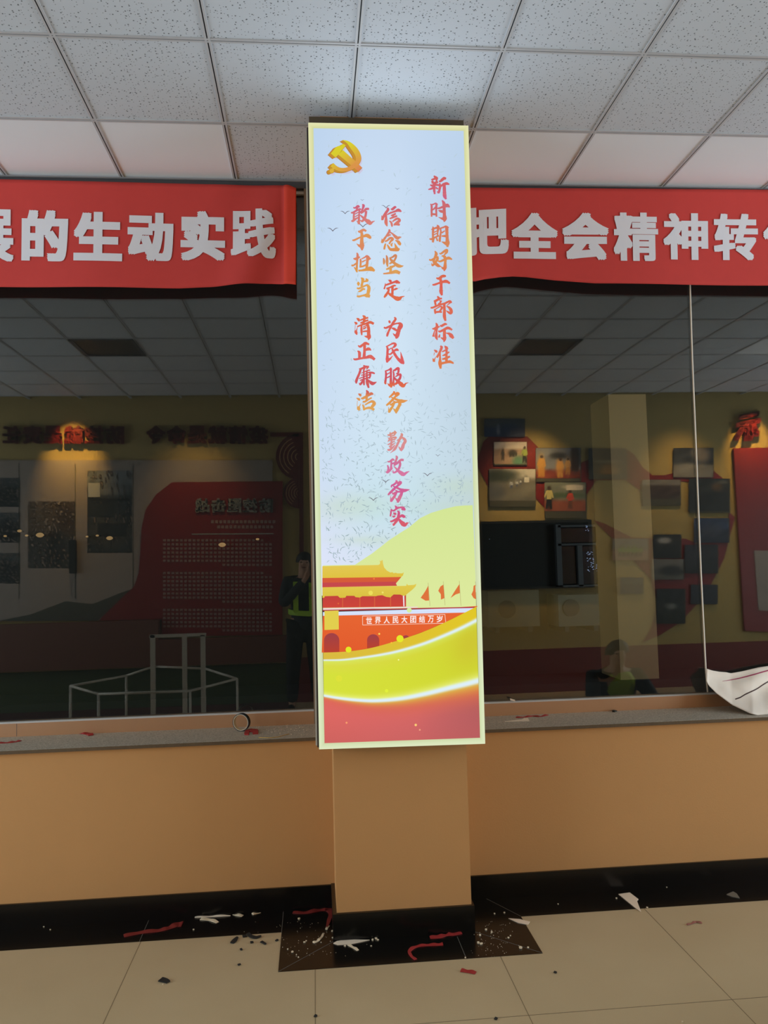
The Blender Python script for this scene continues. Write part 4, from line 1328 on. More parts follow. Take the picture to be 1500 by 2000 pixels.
# scroll ornament
r_ = thing('scroll_ornament', W_(586, 1080), 'dark red scroll ornament of concentric arcs beside the left board', 'ornament')
wallpoly([(528, 845), (592, 845), (592, 853), (528, 853)], 0.03, M['red_letter'], 'bar', parent=r_)
wallpoly([(584, 853), (592, 853), (593, 1085), (585, 1085)], 0.03, M['red_letter'], 'bar', parent=r_)
for cx, cy, R_ in ((584, 892, 45), (584, 963, 30)):
    wallpoly([(cx, cy - R_)] + [(cx - R_ * math.sin(math.pi * t / 20), cy - R_ * math.cos(math.pi * t / 20)) for t in range(1, 20)] + [(cx, cy + R_)], 0.03, M['red_letter'], 'half_disc', parent=r_)
    for k in range(5):
        r0 = R_ * (0.86 - 0.17 * k)
        mb = MB()
        ring = [(cx - rr * math.sin(t), cy - rr * math.cos(t)) for rr, ts in ((r0, [math.pi * (0.12 + 0.7 * q / 14) for q in range(15)]), (r0 - R_ * 0.045, [math.pi * (0.82 - 0.7 * q / 14) for q in range(15)])) for t in ts]
        mb.prism([W_(x, y, 0.0345) for x, y in ring], (0, 0.002, 0)); mb.build('arc_groove', M['tan'], r_)

# the long grey board with its photos and the red text panel
r_ = thing('display_board', W_(200, 1225), 'long pale grey display board with photos and a dark hill silhouette', 'display board')
board = r_
wallpoly([(-200, 899), (532, 899), (532, 1209), (-200, 1215)], 0.02, M['grey_board'], 'board_panel', parent=r_)
wallpoly([(-80, 1213), (0, 1212), (60, 1200), (128, 1174), (180, 1180), (238, 1157), (262, 1149), (230, 1180), (190, 1212)], 0.004, M['hillprint'], 'hill_silhouette', parent=r_, d=0.021)
tp = thing('text_panel', W_(430, 1243), 'red text panel with curved left edge and raised grey title', 'text panel')
wallpoly([(336, 942), (552, 940), (552, 1240), (316, 1243), (316, 1209), (194, 1212), (205, 1200), (240, 1166), (262, 1146), (271, 1120), (275, 1070), (277, 1030), (285, 995), (305, 966)], 0.02, M['red_board'], 'red_panel', parent=tp, d=0.026)
for x in (36, 146, 259):
    wallpoly([(x, 905), (x + 1.2, 905), (x + 1.2, 1170), (x, 1170)], 0.002, M['hillprint'], 'board_joint', parent=r_, d=0.021)
mb = MB()
for i, ch in enumerate('防控阻击战'):
    cx = 519 - i * 31
    glyph_boxed(mb, ch, lambda u, v, z, ci: W_(cx + 14 - 28 * u, 1001 - 28 * v, 0.06 + z), 0.045, 0.04, extrude=0.012, n=6)
mb.build('panel_title', M['letter_grey'], tp)
wallpoly([(374, 1042), (534, 1041), (534, 1043.4), (374, 1044.4)], 0.002, M['letter_grey'], 'panel_rule', parent=tp, d=0.047)
mb = MB()
rt = random.Random(9)
for row in range(23):
    y = 1053 + row * 8.0
    if row in (7, 16): continue
    for c in range(26):
        if (row in (0, 8, 17) and c > 23) or (row in (6, 15, 22) and c < 14): continue
        x = 318 + c * 8.3
        mb.prism([W_(x, y, 0.051), W_(x + 5.4, y, 0.051), W_(x + 5.4, y + 4.4, 0.051), W_(x, y + 4.4, 0.051)], (0, 0.0015, 0))
M['dim_text'] = pbr('pale_body_text', (150, 124, 116), 0.6)
mb.build('panel_body_text', M['dim_text'], tp)['kind'] = 'stuff'
mb = MB()
for row, (xa, xb) in enumerate(((412, 534), (424, 534))):
    x = xa
    while x < xb:
        mb.prism([W_(x, 1016 + row * 10, 0.051), W_(x + 5.6, 1016 + row * 10, 0.051), W_(x + 5.6, 1022 + row * 10, 0.051), W_(x, 1022 + row * 10, 0.051)], (0, 0.0015, 0)); x += 8
mb.build('panel_subtitle', M['dim_text'], tp)['kind'] = 'stuff'


def picture(mb, x0, y0, x1, y1, d, paint, nx=36, ny=26):
    g = [[mb.vert(W_(x0 + (x1 - x0) * i / nx, y0 + (y1 - y0) * j / ny, d), lin(paint(i / nx, j / ny))) for i in range(nx + 1)] for j in range(ny + 1)]
    for j in range(ny):
        for i in range(nx):
            mb.face((g[j][i], g[j][i + 1], g[j + 1][i + 1], g[j + 1][i]))


def scene_paint(top, bot, hor, blobs, seed, noise=5):
    r = random.Random(seed)
    ph = [(r.uniform(2, 10), r.uniform(2, 10), r.uniform(0, 6)) for _ in range(6)]

    def f(u, v):
        c = mixc(top, bot, (v - hor) * 8 + 0.5)
        for bu, bv, ru, rv, bc, k in blobs:
            dd = ((u - bu) / ru) ** 2 + ((v - bv) / rv) ** 2
            c = mixc(c, bc, k * math.exp(-dd ** 2))
        n_ = sum(math.sin(a * u * 2 + b_ * v * 2 + p_) for a, b_, p_ in ph) * noise / 3
        return tuple(max(4, min(250, x + n_)) for x in c)
    return f


RD, GN, BK, WH, GY, BL_ = (170, 70, 50), (60, 90, 60), (24, 26, 32), (220, 218, 214), (130, 130, 128), (40, 60, 96)


def figures(mb, x0, y0, x1, y1, d, items):
    for kind, u, v, h, c1, c2 in items:
        X, Y, H = x0 + (x1 - x0) * u, y0 + (y1 - y0) * v, (y1 - y0) * h
        R = lambda pts, c: mb.poly([W_(X + a * H, Y + b_ * H, d + 0.0012) for a, b_ in pts], cols=[lin(c)] * len(pts))
        if kind == 'p':
            R([(0.08 * math.cos(t * 0.785), -0.92 + 0.08 * math.sin(t * 0.785)) for t in range(8)], (70, 52, 44))
            R([(-0.12, -0.82), (0.12, -0.82), (0.2, -0.5), (0.13, -0.48), (0.1, -0.66), (0.1, -0.42), (-0.1, -0.42), (-0.1, -0.66), (-0.17, -0.5), (-0.22, -0.54)], c1)
            R([(-0.1, -0.43), (0.1, -0.43), (0.14, 0), (0.05, 0), (0, -0.3), (-0.07, 0), (-0.16, 0)], c2)
        else:
            R([(-h * 0 - 0.5 * c2[0], -1), (0.5 * c2[0], -1), (0.5 * c2[0], 0), (-0.5 * c2[0], 0)], c1)


def photo(x0, y0, x1, y1, paint, label, d=0.03, parent=None, edge=None, figs=()):
    if parent is not None:
        mb = MB(); picture(mb, x0, y0, x1, y1, d, paint); figures(mb, x0, y0, x1, y1, d, figs); return mb.build('board_photo', M['print'], parent)
    rr = thing('photo_board', W_((x0 + x1) / 2, y1, d), label, 'photo board', 'photo boards on the exhibition wall')
    mb = MB(); mb.prism([W_(x0, y0, 0.004), W_(x1, y0, 0.004), W_(x1, y1 + (edge or 0), 0.004), W_(x0, y1 + (edge or 0), 0.004)], (0, d - 0.006, 0)); mb.build('backing', M['hillprint'], rr)
    mb = MB(); picture(mb, x0, y0, x1, y1, d, paint); figures(mb, x0, y0, x1, y1, d, figs); mb.build('print', M['print'], rr)
    return rr


photo(170, 919, 258, 1080, scene_paint((120, 124, 126), (52, 56, 58), 0.2, [(0.55, 0.25, 0.4, 0.06, (150, 152, 150), 0.7), (0.12, 0.5, 0.06, 0.07, WH, 0.7), (0.5, 0.75, 0.5, 0.2, (90, 84, 72), 0.8), (0.3, 0.4, 0.3, 0.06, BK, 0.8)], 1), '', 0.024, board, figs=[('b', 0.15, 0.32, 0.17, (170, 172, 168), (0.85,)), ('b', 0.3, 0.56, 0.16, (40, 44, 46), (2.0,)), ('b', 0.5, 0.37, 0.03, (30, 32, 34), (16,)), ('b', 0.55, 0.8, 0.16, (40, 40, 40), (2.2,))])
photo(54, 979, 146, 1110, scene_paint((110, 96, 80), (70, 70, 68), 0.5, [(0.85, 0.25, 0.3, 0.25, (70, 54, 42), 0.8), (0.6, 0.7, 0.2, 0.3, BK, 0.6)], 2), '', 0.024, board)
for k, (ya, yb) in enumerate(((933, 990), (1001, 1060), (1080, 1140))):
    photo(-60, ya, 39, yb, scene_paint((90, 96, 98), (44, 50, 48), 0.35, [(0.7, 0.6, 0.3, 0.4, BK, 0.8), (0.4, 0.3, 0.2, 0.2, (120, 120, 116), 0.6)], 3 + k), '', 0.024, board)
wallpoly([(136, 1055), (149, 1055), (149, 1120), (137, 1120)], 0.05, M['black'], 'wall_handset', 'small black upright box mounted between photos on the grey board', 'wall device', d=0.024)

# red ribbon painted on the wall, right side
wallpoly([(930, 905), (945, 862), (960, 848), (1030, 852), (1052, 874), (1090, 905), (1130, 905), (1160, 894), (1200, 880), (1224, 877), (1240, 889), (1255, 912), (1275, 928), (1300, 928), (1330, 920), (1370, 915), (1395, 920), (1412, 934), (1400, 944), (1330, 940), (1290, 950), (1262, 966), (1222, 937), (1165, 938), (1150, 960), (1128, 990), (1064, 992), (1046, 972), (1030, 965), (960, 962)], 0.004, M['red_board'], 'wall_ribbon', 'upper waving red ribbon panel behind the photo boards', 'wall ribbon')
wallpoly([(1160, 1016), (1180, 1022), (1235, 1050), (1290, 1052), (1340, 1052), (1362, 1062), (1420, 1050), (1425, 1000), (1436, 1010), (1415, 1090), (1380, 1160), (1330, 1215), (1290, 1240), (1255, 1255), (1272, 1228), (1285, 1180), (1270, 1130), (1215, 1070)], 0.004, M['red_board'], 'wall_ribbon', 'lower waving red ribbon panel below the photo boards', 'wall ribbon')
photo(946, 818, 1025, 853, scene_paint((70, 76, 84), (36, 52, 92), 0.45, [(0.35, 0.6, 0.05, 0.3, WH, 0.7), (0.6, 0.5, 0.3, 0.3, BL_, 0.7)], 11), 'dark bluish photo board at the top of the cluster')
photo(965, 863, 1029, 906, scene_paint((216, 206, 200), (168, 140, 122), 0.33, [(0.57, 0.5, 0.14, 0.16, BK, 0.85), (0.27, 0.55, 0.05, 0.25, (60, 56, 60), 0.8), (0.93, 0.6, 0.06, 0.35, BK, 0.9), (0.75, 0.9, 0.2, 0.3, (70, 140, 116), 0.8)], 12, 8), 'pale photo board of a sports day with people on a track', edge=3, figs=[('p', 0.27, 0.85, 0.5, (60, 58, 62), (80, 70, 66)), ('p', 0.5, 0.7, 0.28, BK, BK), ('p', 0.6, 0.68, 0.26, BK, BK), ('p', 0.68, 0.66, 0.22, BK, BK), ('p', 0.94, 0.95, 0.75, (150, 170, 80), BK)])
photo(956, 916, 1046, 978, scene_paint((196, 194, 190), (120, 118, 112), 0.30, [(0.2, 0.2, 0.45, 0.22, (40, 52, 48), 0.95), (0.8, 0.3, 0.06, 0.08, (70, 74, 80), 0.8), (0.47, 0.48, 0.05, 0.12, (150, 160, 180), 0.7), (0.6, 0.42, 0.05, 0.08, (170, 176, 190), 0.7), (0.15, 0.7, 0.2, 0.3, (86, 92, 106), 0.7)], 13, 8), 'photo board of cyclists on a grey road below a dark hill', edge=12, figs=[('p', 0.48, 0.62, 0.26, (180, 186, 200), (70, 84, 120)), ('p', 0.6, 0.56, 0.2, (190, 194, 206), (70, 84, 120)), ('p', 0.68, 0.5, 0.17, (190, 194, 206), (80, 90, 120)), ('b', 0.81, 0.42, 0.17, (216, 216, 214), (0.9,))])
photo(1047, 875, 1134, 934, scene_paint((120, 124, 136), (124, 52, 40), 0.72, [(0.12, 0.6, 0.09, 0.4, (206, 150, 66), 0.95), (0.54, 0.65, 0.09, 0.35, (206, 150, 84), 0.95), (0.72, 0.6, 0.06, 0.3, (190, 140, 84), 0.9), (0.5, 0.25, 0.2, 0.12, (44, 46, 52), 0.85), (0.88, 0.35, 0.12, 0.5, (56, 40, 34), 0.9)], 14, 8), 'photo board of figures in orange suits on a red yard', edge=7, figs=[('p', 0.13, 0.95, 0.72, (196, 146, 70), (186, 132, 60)), ('p', 0.55, 0.97, 0.64, (200, 150, 84), (186, 136, 70)), ('p', 0.72, 0.88, 0.56, (190, 146, 90), (170, 120, 66)), ('b', 0.885, 0.75, 0.72, (60, 42, 34), (0.3,))])
photo(1064, 942, 1144, 998, scene_paint((120, 126, 116), (152, 84, 64), 0.62, [(0.12, 0.55, 0.07, 0.4, (30, 32, 34), 0.95), (0.11, 0.45, 0.04, 0.12, (200, 190, 130), 0.9), (0.7, 0.16, 0.28, 0.09, (214, 206, 190), 0.95), (0.62, 0.5, 0.05, 0.2, (200, 84, 60), 0.95), (0.63, 0.72, 0.03, 0.2, (60, 40, 34), 0.8), (0.5, 0.45, 0.6, 0.1, (70, 92, 62), 0.7)], 15, 6), 'photo board of a runner in red on an athletics track', edge=14, figs=[('p', 0.11, 0.93, 0.8, (206, 196, 132), (26, 28, 32)), ('p', 0.63, 0.92, 0.66, (206, 76, 56), (110, 70, 54)), ('b', 0.73, 0.27, 0.17, (218, 210, 196), (3.4,))])
photo(1150, 876, 1224, 926, scene_paint((44, 46, 50), (60, 56, 50), 0.45, [(0.55, 0.9, 0.3, 0.3, (170, 112, 52), 0.9), (0.5, 0.5, 0.35, 0.06, (150, 142, 110), 0.7)], 16, 8), 'dark photo board of an orange road running to the horizon', edge=10)
photo(1255, 937, 1329, 974, scene_paint((120, 116, 112), (66, 54, 50), 0.3, [(0.6, 0.6, 0.4, 0.3, (60, 44, 42), 0.8)], 17, 8), 'wide brown grey photo board right of the pale pillar reflection', edge=14)
photo(1316, 875, 1393, 932, scene_paint((40, 44, 54), (120, 116, 108), 0.55, [(0.7, 0.2, 0.25, 0.3, (150, 136, 120), 0.8), (0.3, 0.7, 0.2, 0.25, (130, 128, 122), 0.8)], 18, 8), 'photo board half dark half beige, crossed by the white glass seam')
photo(1346, 935, 1425, 998, scene_paint((34, 38, 40), (28, 30, 32), 0.4, [(0.7, 0.25, 0.15, 0.15, (110, 84, 56), 0.7), (0.85, 0.1, 0.12, 0.06, (110, 112, 110), 0.7)], 19, 6), 'nearly black photo board left of the tall red board', edge=4)
photo(1356, 1012, 1424, 1060, scene_paint((44, 58, 92), (34, 40, 62), 0.5, [(0.5, 0.5, 0.3, 0.3, (70, 70, 84), 0.6)], 20, 8), 'deep blue photo board under the nearly black one')
photo(1197, 1052, 1266, 1094, scene_paint((120, 116, 112), (150, 120, 104), 0.5, [(0.3, 0.5, 0.06, 0.2, (110, 140, 70), 0.9), (0.45, 0.5, 0.06, 0.2, (110, 140, 70), 0.9), (0.62, 0.5, 0.08, 0.2, (110, 140, 70), 0.9)], 21, 6), 'photo board of a row of figures in green vests', figs=[('p', 0.2 + 0.12 * k, 0.85, 0.5, (120, 150, 76), (70, 66, 64)) for k in range(6)])
photo(1277, 1044, 1330, 1090, scene_paint((40, 38, 36), (30, 28, 28), 0.5, [(0.4, 0.25, 0.28, 0.14, (176, 172, 166), 0.95)], 22, 5), 'dark photo board with one pale window shape')
photo(1274, 1092, 1335, 1132, scene_paint((120, 116, 110), (100, 98, 92), 0.5, [(0.6, 0.55, 0.4, 0.25, (40, 40, 44), 0.85)], 23, 6), 'grey photo board with a dark strip, low in the cluster')
photo(1338, 1064, 1402, 1120, scene_paint((40, 40, 50), (30, 30, 36), 0.5, [(0.3, 0.4, 0.2, 0.3, (60, 60, 70), 0.6)], 24, 5), 'dark slate photo board on the lower red ribbon')
photo(1212, 1128, 1256, 1160, scene_paint((80, 86, 84), (66, 62, 66), 0.4, [], 25, 5), 'small grey photo board at the foot of the pale pillar reflection')
photo(1283, 1150, 1338, 1218, scene_paint((34, 36, 40), (34, 38, 34), 0.5, [(0.5, 0.5, 0.25, 0.1, (130, 132, 126), 0.8)], 26, 6), 'lowest dark photo board on the tail of the red ribbon')
photo(1350, 1142, 1401, 1180, scene_paint((40, 44, 56), (36, 40, 50), 0.5, [], 27, 5), 'small dark blue photo board near the tail of the ribbon')

# tall red board at far right
r_ = thing('notice_board', W_(1500, 1232), 'tall dark red notice board at the right edge of the glass', 'notice board')
wallpoly([(1431, 876), (1640, 872), (1640, 1240), (1453, 1232)], 0.03, M['red_board'], 'board_panel', parent=r_)
wallpoly([(1473, 1075), (1620, 1078), (1620, 1200), (1482, 1192)], 0.006, M['grey_board'], 'paper_notice', parent=r_, d=0.031)

# television
r_ = thing('television', W_(1050, 1150), 'large switched off black television on the exhibition wall', 'television')
mb = MB(); mb.prism([W_(938, 1019, 0.02), W_(1153, 1015, 0.02), W_(1159, 1147, 0.02), W_(942, 1152, 0.02)], (0, 0.05, 0)); mb.build('bezel', M['black'], r_)
mb = MB(); mb.prism([W_(942, 1023, 0.0705), W_(1149, 1019, 0.0705), W_(1155, 1143, 0.0705), W_(946, 1148, 0.0705)], (0, 0.002, 0)); mb.build('screen', M['screen'], r_)

# unlit ceiling lamps
for pts, lb in ((((182, 640), (289, 640), (315, 684), (194, 684)), 'left'), (((1018, 660), (1118, 660), (1092, 692), (992, 692)), 'right')):
    P = [refZ(x, y, HC) for x, y in pts]
    xa, ya = sum(p.x for p in P) / 4, sum(p.y for p in P) / 4
    i = round((xa - X0) / TS - 0.5); j = round((Y2 - ya) / TS - 0.5)
    xc, yc = X0 + (i + 0.5) * TS, Y2 - (j + 0.5) * TS
    r_ = thing('ceiling_light', (xc, yc, HC - 0.012), 'unlit square ceiling lamp panel reflected in the %s window' % lb, 'ceiling light', 'unlit ceiling lamps')
    h = TS / 2 - 0.012
    mb = MB()
    for q in ((-h, -h, h, -h + 0.03), (-h, h - 0.03, h, h), (-h, -h, -h + 0.03, h), (h - 0.03, -h, h, h)):
        mb.box((xc + q[0], yc + q[1], HC - 0.012), (xc + q[2], yc + q[3], HC - 0.0005))
    mb.build('frame', M['frame_dark'], r_)
    mb = MB(); mb.box((xc - h + 0.03, yc - h + 0.03, HC - 0.004), (xc + h - 0.03, yc + h - 0.03, HC - 0.0005)); mb.build('diffuser', M['louvre'], r_)

# white tubular frame standing in the hall
r_ = thing('tube_frame', ref(300, 1400, 3.9), 'white tubular steel frame reflected low in the left window', 'metal frame')
D1, D2 = 3.3, 4.3


def leg_(x, y, d):
    p = ref(x, y, d); return [p, Vector((p.x, p.y, 0.0))]


for x, y, d in ((137, 1340, 3.9), (192, 1356, D1), (371, 1350, D1), (463, 1326, 3.9), (246, 1320, D2)):
    mb = MB(); mb.tube(leg_(x, y, d), 0.011, 10); mb.build('leg', M['white_steel'], r_, smooth=True)
mb = MB()
loop = [ref(137, 1340, 3.9), ref(192, 1356, D1), ref(371, 1350, D1), ref(463, 1326, 3.9), ref(400, 1306, D2), ref(300, 1302, D2), ref(246, 1320, D2), ref(137, 1340, 3.9)]
for p, q_ in zip(loop, loop[1:]): mb.tube([p, q_], 0.011, 10)
mb.build('rail', M['white_steel'], r_, smooth=True)
for x in (298, 360, 396):
    mb = MB(); p = ref(x, 1240, D2); mb.box((p.x - 0.022, p.y - 0.02, 0.0), (p.x + 0.022, p.y + 0.02, p.z)); mb.build('post', M['white_steel'], r_)
mb = MB(); p, q_ = ref(292, 1240, D2), ref(402, 1240, D2); mb.box((min(p.x, q_.x), p.y - 0.02, p.z - 0.03), (max(p.x, q_.x), p.y + 0.02, p.z)); mb.build('crossbar', M['white_steel'], r_)


# ------------------------------------------------------------------ people seen in the glass
def skin(name, nodes, edges, m, parent, root_i=0, sub=1):
    """one continuous surface grown over a skeleton; nodes = (x, y, z, radius)"""
    me = bpy.data.meshes.new(name)
    me.from_pydata([n[:3] for n in nodes], edges, [])
    o = bpy.data.objects.new(name, me); COL.objects.link(o)
    sk_ = o.modifiers.new('skin', 'SKIN'); sk_.use_smooth_shade = True
    if not me.skin_vertices: 
        pass
    for i, n in enumerate(nodes):
        r = n[3] if isinstance(n[3], tuple) else (n[3], n[3])
        me.skin_vertices[0].data[i].radius = r
        me.skin_vertices[0].data[i].use_root = (i == root_i)
    ss = o.modifiers.new('subdivision', 'SUBSURF'); ss.levels = sub; ss.render_levels = sub
    bpy.context.view_layer.update()
    dg = bpy.context.evaluated_depsgraph_get()
    real = bpy.data.meshes.new_from_object(o.evaluated_get(dg))
    bpy.data.objects.remove(o)
    org = ORG[parent.name]
    real.transform(Matrix.Translation(-org))
    real.materials.clear(); real.materials.append(m)
    for p in real.polygons: p.use_smooth = True
    real.name = name
    o = bpy.data.objects.new(name, real); COL.objects.link(o)
    o.parent = parent
    ORG[o.name] = org
    return o


def person(label, J, facing, vest=False):
    """J: joints in metres; facing: unit vector the chest and face point to"""
    r_ = thing('person', (J['pelvis'][0], J['pelvis'][1], 0.0), label, 'person', None)
    N, Ed = [], []

    def nd(p, r): N.append((p[0], p[1], p[2], r)); return len(N) - 1

    def ln(a, b_): Ed.append((a, b_))
    V = {k: Vector(v) for k, v in J.items()}
    f = Vector(facing).normalized()
    hf = V.get('look', f)
    pel = nd(V['pelvis'], 0.125); wa = nd(V['waist'], 0.115); ch = nd(V['chest'], 0.135); nb = nd(V['neck'], 0.052)
    ln(pel, wa); ln(wa, ch); ln(ch, nb)
    up = (V['head'] - V['neck']).normalized()
    h0 = nd(V['head'] - up * 0.06 + hf * 0.012, 0.062); h1 = nd(V['head'] + up * 0.02, 0.082); h2 = nd(V['head'] + up * 0.085 - hf * 0.01, 0.066)
    ln(nb, h0); ln(h0, h1); ln(h1, h2)
    nose = nd(V['head'] + hf * 0.098 - up * 0.005, 0.012); ln(h1, nose)
    for s_ in 'LR':
        sh = nd(V['sh' + s_], 0.062); el = nd(V['el' + s_], 0.042); wr = nd(V['wr' + s_], 0.028)
        ln(ch, sh); ln(sh, el); ln(el, wr)
        pd = V['pd' + s_].normalized()
        side = V['ps' + s_].normalized()
        palm = nd(V['wr' + s_] + pd * 0.06, 0.030); ln(wr, palm)
        cn = side.cross(pd)
        for k, L_ in ((-1.5, 0.062), (-0.5, 0.074), (0.5, 0.078), (1.5, 0.07)):
            a = nd(V['wr' + s_] + pd * 0.095 + side * (0.0195 * k), 0.0092)
            b_ = nd(V['wr' + s_] + pd * (0.095 + L_ * 0.5) + side * (0.0205 * k) + cn * 0.006, 0.0085)
            c_ = nd(V['wr' + s_] + pd * (0.095 + L_ * 0.86) + side * (0.0205 * k) + cn * 0.026, 0.0075)
            ln(palm, a); ln(a, b_); ln(b_, c_)
        t0 = nd(V['wr' + s_] + pd * 0.045 - side * 0.04, 0.011); t1 = nd(V['wr' + s_] + pd * 0.085 - side * 0.058, 0.0095)
        ln(palm, t0); ln(t0, t1)
        hp = nd(V['hp' + s_], 0.098); kn = nd(V['kn' + s_], 0.062); an = nd(V['an' + s_], 0.040); to = nd(V['to' + s_], 0.036)
        ln(pel, hp); ln(hp, kn); ln(kn, an); ln(an, to)
    skin('body', N, Ed, M['skin'], r_)
    # jacket
    N, Ed = [], []
    a = nd(V['pelvis'] + (V['pelvis'] - V['waist']) * 0.6, 0.165); p_ = nd(V['pelvis'], 0.158); w = nd(V['waist'], 0.146); c = nd(V['chest'], 0.160); n_ = nd(V['neck'] + (V['chest'] - V['neck']) * 0.25, 0.075)
    ln(a, p_); ln(p_, w); ln(w, c); ln(c, n_)
    for s_ in 'LR':
        sh = nd(V['sh' + s_], 0.082); el = nd(V['el' + s_], 0.062); wr = nd(V['el' + s_] + (V['wr' + s_] - V['el' + s_]) * 0.94, 0.045)
        ln(c, sh); ln(sh, el); ln(el, wr)
    skin('jacket', N, Ed, M['cloth_dark'], r_)
    N, Ed = [], []
    p_ = nd(V['pelvis'], 0.15)
    for s_ in 'LR':
        hp = nd(V['hp' + s_], 0.115); kn = nd(V['kn' + s_], 0.082); an = nd(V['an' + s_] + (V['kn' + s_] - V['an' + s_]) * 0.08, 0.066)
        ln(p_, hp); ln(hp, kn); ln(kn, an)
    skin('trousers', N, Ed, M['trouser'], r_)
    for s_ in 'LR':
        N, Ed = [], []
        h_ = nd(V['an' + s_] + Vector((0, 0, 0.02)), 0.052); m_ = nd((V['an' + s_] + V['to' + s_]) / 2 - Vector((0, 0, 0.012)), 0.046); t_ = nd(V['to' + s_], 0.042)
        ln(h_, m_); ln(m_, t_); skin('shoe', N, Ed, M['black'], r_)
    if vest:
        N, Ed = [], []
        p_ = nd(V['waist'] + (V['pelvis'] - V['waist']) * 0.4, 0.166); w = nd(V['waist'], 0.158); c = nd(V['chest'], 0.174); n_ = nd(V['chest'] + (V['neck'] - V['chest']) * 0.75, 0.092)
        ln(p_, w); ln(w, c); ln(c, n_)
        for s_ in 'LR':
            ln(c, nd(V['chest'] + (V['sh' + s_] - V['chest']) * 0.85, 0.094))
        skin('safety_vest', N, Ed, M['hivis'], r_)
    # cap of hair, eyes
    mb = MB()
    rt_ = hf.cross(up).normalized()
    c0 = V['head'] + up * 0.028 - hf * 0.012
    rows = []
    for j in range(7):
        t = math.pi * 0.56 * j / 6
        rows.append([mb.vert(c0 + up * (0.108 * math.cos(t)) + (rt_ * math.cos(2 * math.pi * k / 18) * 0.094 + hf * (math.sin(2 * math.pi * k / 18) * 0.104 - (0.03 * max(0, math.sin(2 * math.pi * k / 18)) * (j / 6) ** 2))) * math.sin(t)) for k in range(18)])
    for A_, B_ in zip(rows, rows[1:]):
        for k in range(18): mb.face((A_[k], A_[(k + 1) % 18], B_[(k + 1) % 18], B_[k]))
    mb.build('hair', M['hair'], r_, smooth=True)
    for sd in (-1, 1):
        mb = MB(); e_ = V['head'] + hf * 0.079 + rt_ * 0.032 * sd + up * 0.012
        mb.tube([e_ - rt_ * 0.012, e_, e_ + rt_ * 0.012], [0.003, 0.006, 0.003], 8); mb.build('eye', M['hair'], r_, smooth=True)
    mb = MB(); e_ = V['head'] + hf * 0.076 - up * 0.045
    mb.tube([e_ - rt_ * 0.024, e_ + hf * 0.006, e_ + rt_ * 0.024], [0.003, 0.006, 0.003], 8); mb.build('mouth', M['red_wall'], r_, smooth=True)
    # reflective straps and belt
    for sd in (() if vest else (-1, 1)):
        mb = MB(); L = []
        for t in range(9):
            t /= 8
            c_ = V['waist'] + (V['chest'] + (V['neck'] - V['chest']) * 0.55 - V['waist']) * t
            r0 = 0.152 + 0.024 * math.sin(math.pi * min(1, t * 1.15)) - (0.075 * max(0, t - 0.72) / 0.28)
            p = c_ + f * r0 + rt_ * sd * 0.085
            L.append((mb.vert(p - rt_ * 0.028), mb.vert(p + rt_ * 0.028)))
        for p, q_ in zip(L, L[1:]): mb.face((p[0], p[1], q_[1], q_[0]))
        o = mb.build('reflective_strap', M['hivis'], r_); md_ = o.modifiers.new('t', 'SOLIDIFY'); md_.thickness = 0.006
    if vest: return r_
    mb = MB()
    rows = []
    ax_ = (V['chest'] - V['waist']).normalized(); rr_ = rt_; ff_ = ax_.cross(rr_) * -1
    for k in range(28):
        t = 2 * math.pi * k / 28
        d_ = rr_ * math.cos(t) * 0.168 + ff_ * math.sin(t) * 0.168
        rows.append((mb.vert(V['waist'] + d_ - ax_ * 0.028), mb.vert(V['waist'] + d_ + ax_ * 0.028)))
    for k in range(28):
        A_, B_ = rows[k], rows[(k + 1) % 28]; mb.face((A_[0], B_[0], B_[1], A_[1]))
    o = mb.build('reflective_belt', M['hivis'], r_); md_ = o.modifiers.new('t', 'SOLIDIFY'); md_.thickness = 0.006
    return r_, V, rt_


X1, Y1 = ref(594, 1200, 5.0).x, 2 * YG - 5.0
person('person in dark work clothes with yellow reflective straps, taking the picture', dict(
    pelvis=(X1, Y1, 0.98), waist=(X1, Y1, 1.12), chest=(X1, Y1 + 0.01, 1.36), neck=(X1, Y1 + 0.01, 1.52), head=(X1 + 0.01, Y1 + 0.03, 1.655),
    shL=(X1 - 0.19, Y1 + 0.01, 1.455), elL=(X1 - 0.23, Y1 + 0.13, 1.20), wrL=(-0.085, Y1 + 0.275, 1.49), pdL=(0.35, 0.25, 0.85), psL=(0.3, -0.9, 0.1),
    shR=(X1 + 0.19, Y1 + 0.01, 1.455), elR=(X1 + 0.25, Y1 + 0.13, 1.20), wrR=(0.085, Y1 + 0.275, 1.49), pdR=(-0.35, 0.25, 0.85), psR=(-0.3, -0.9, 0.1),
    hpL=(X1 - 0.10, Y1, 0.93), knL=(X1 - 0.13, Y1 + 0.02, 0.50), anL=(X1 - 0.15, Y1 - 0.02, 0.09), toL=(X1 - 0.18, Y1 + 0.12, 0.045),
    hpR=(X1 + 0.10, Y1, 0.93), knR=(X1 + 0.12, Y1 + 0.02, 0.50), anR=(X1 + 0.14, Y1 - 0.02, 0.09), toR=(X1 + 0.17, Y1 + 0.12, 0.045)), (0, 1, 0))
r_ = thing('phone', (0, -3.965, 1.55), 'dark phone held up by the person with reflective straps', 'phone')
mb = MB(); mb.box((-0.038, -3.972, 1.535), (0.038, -3.963, 1.69)); mb.build('phone_case', M['black'], r_)
mb = MB(); mb.box((-0.030, -3.963, 1.645), (-0.008, -3.961, 1.68)); mb.build('lens_panel', M['screen'], r_)

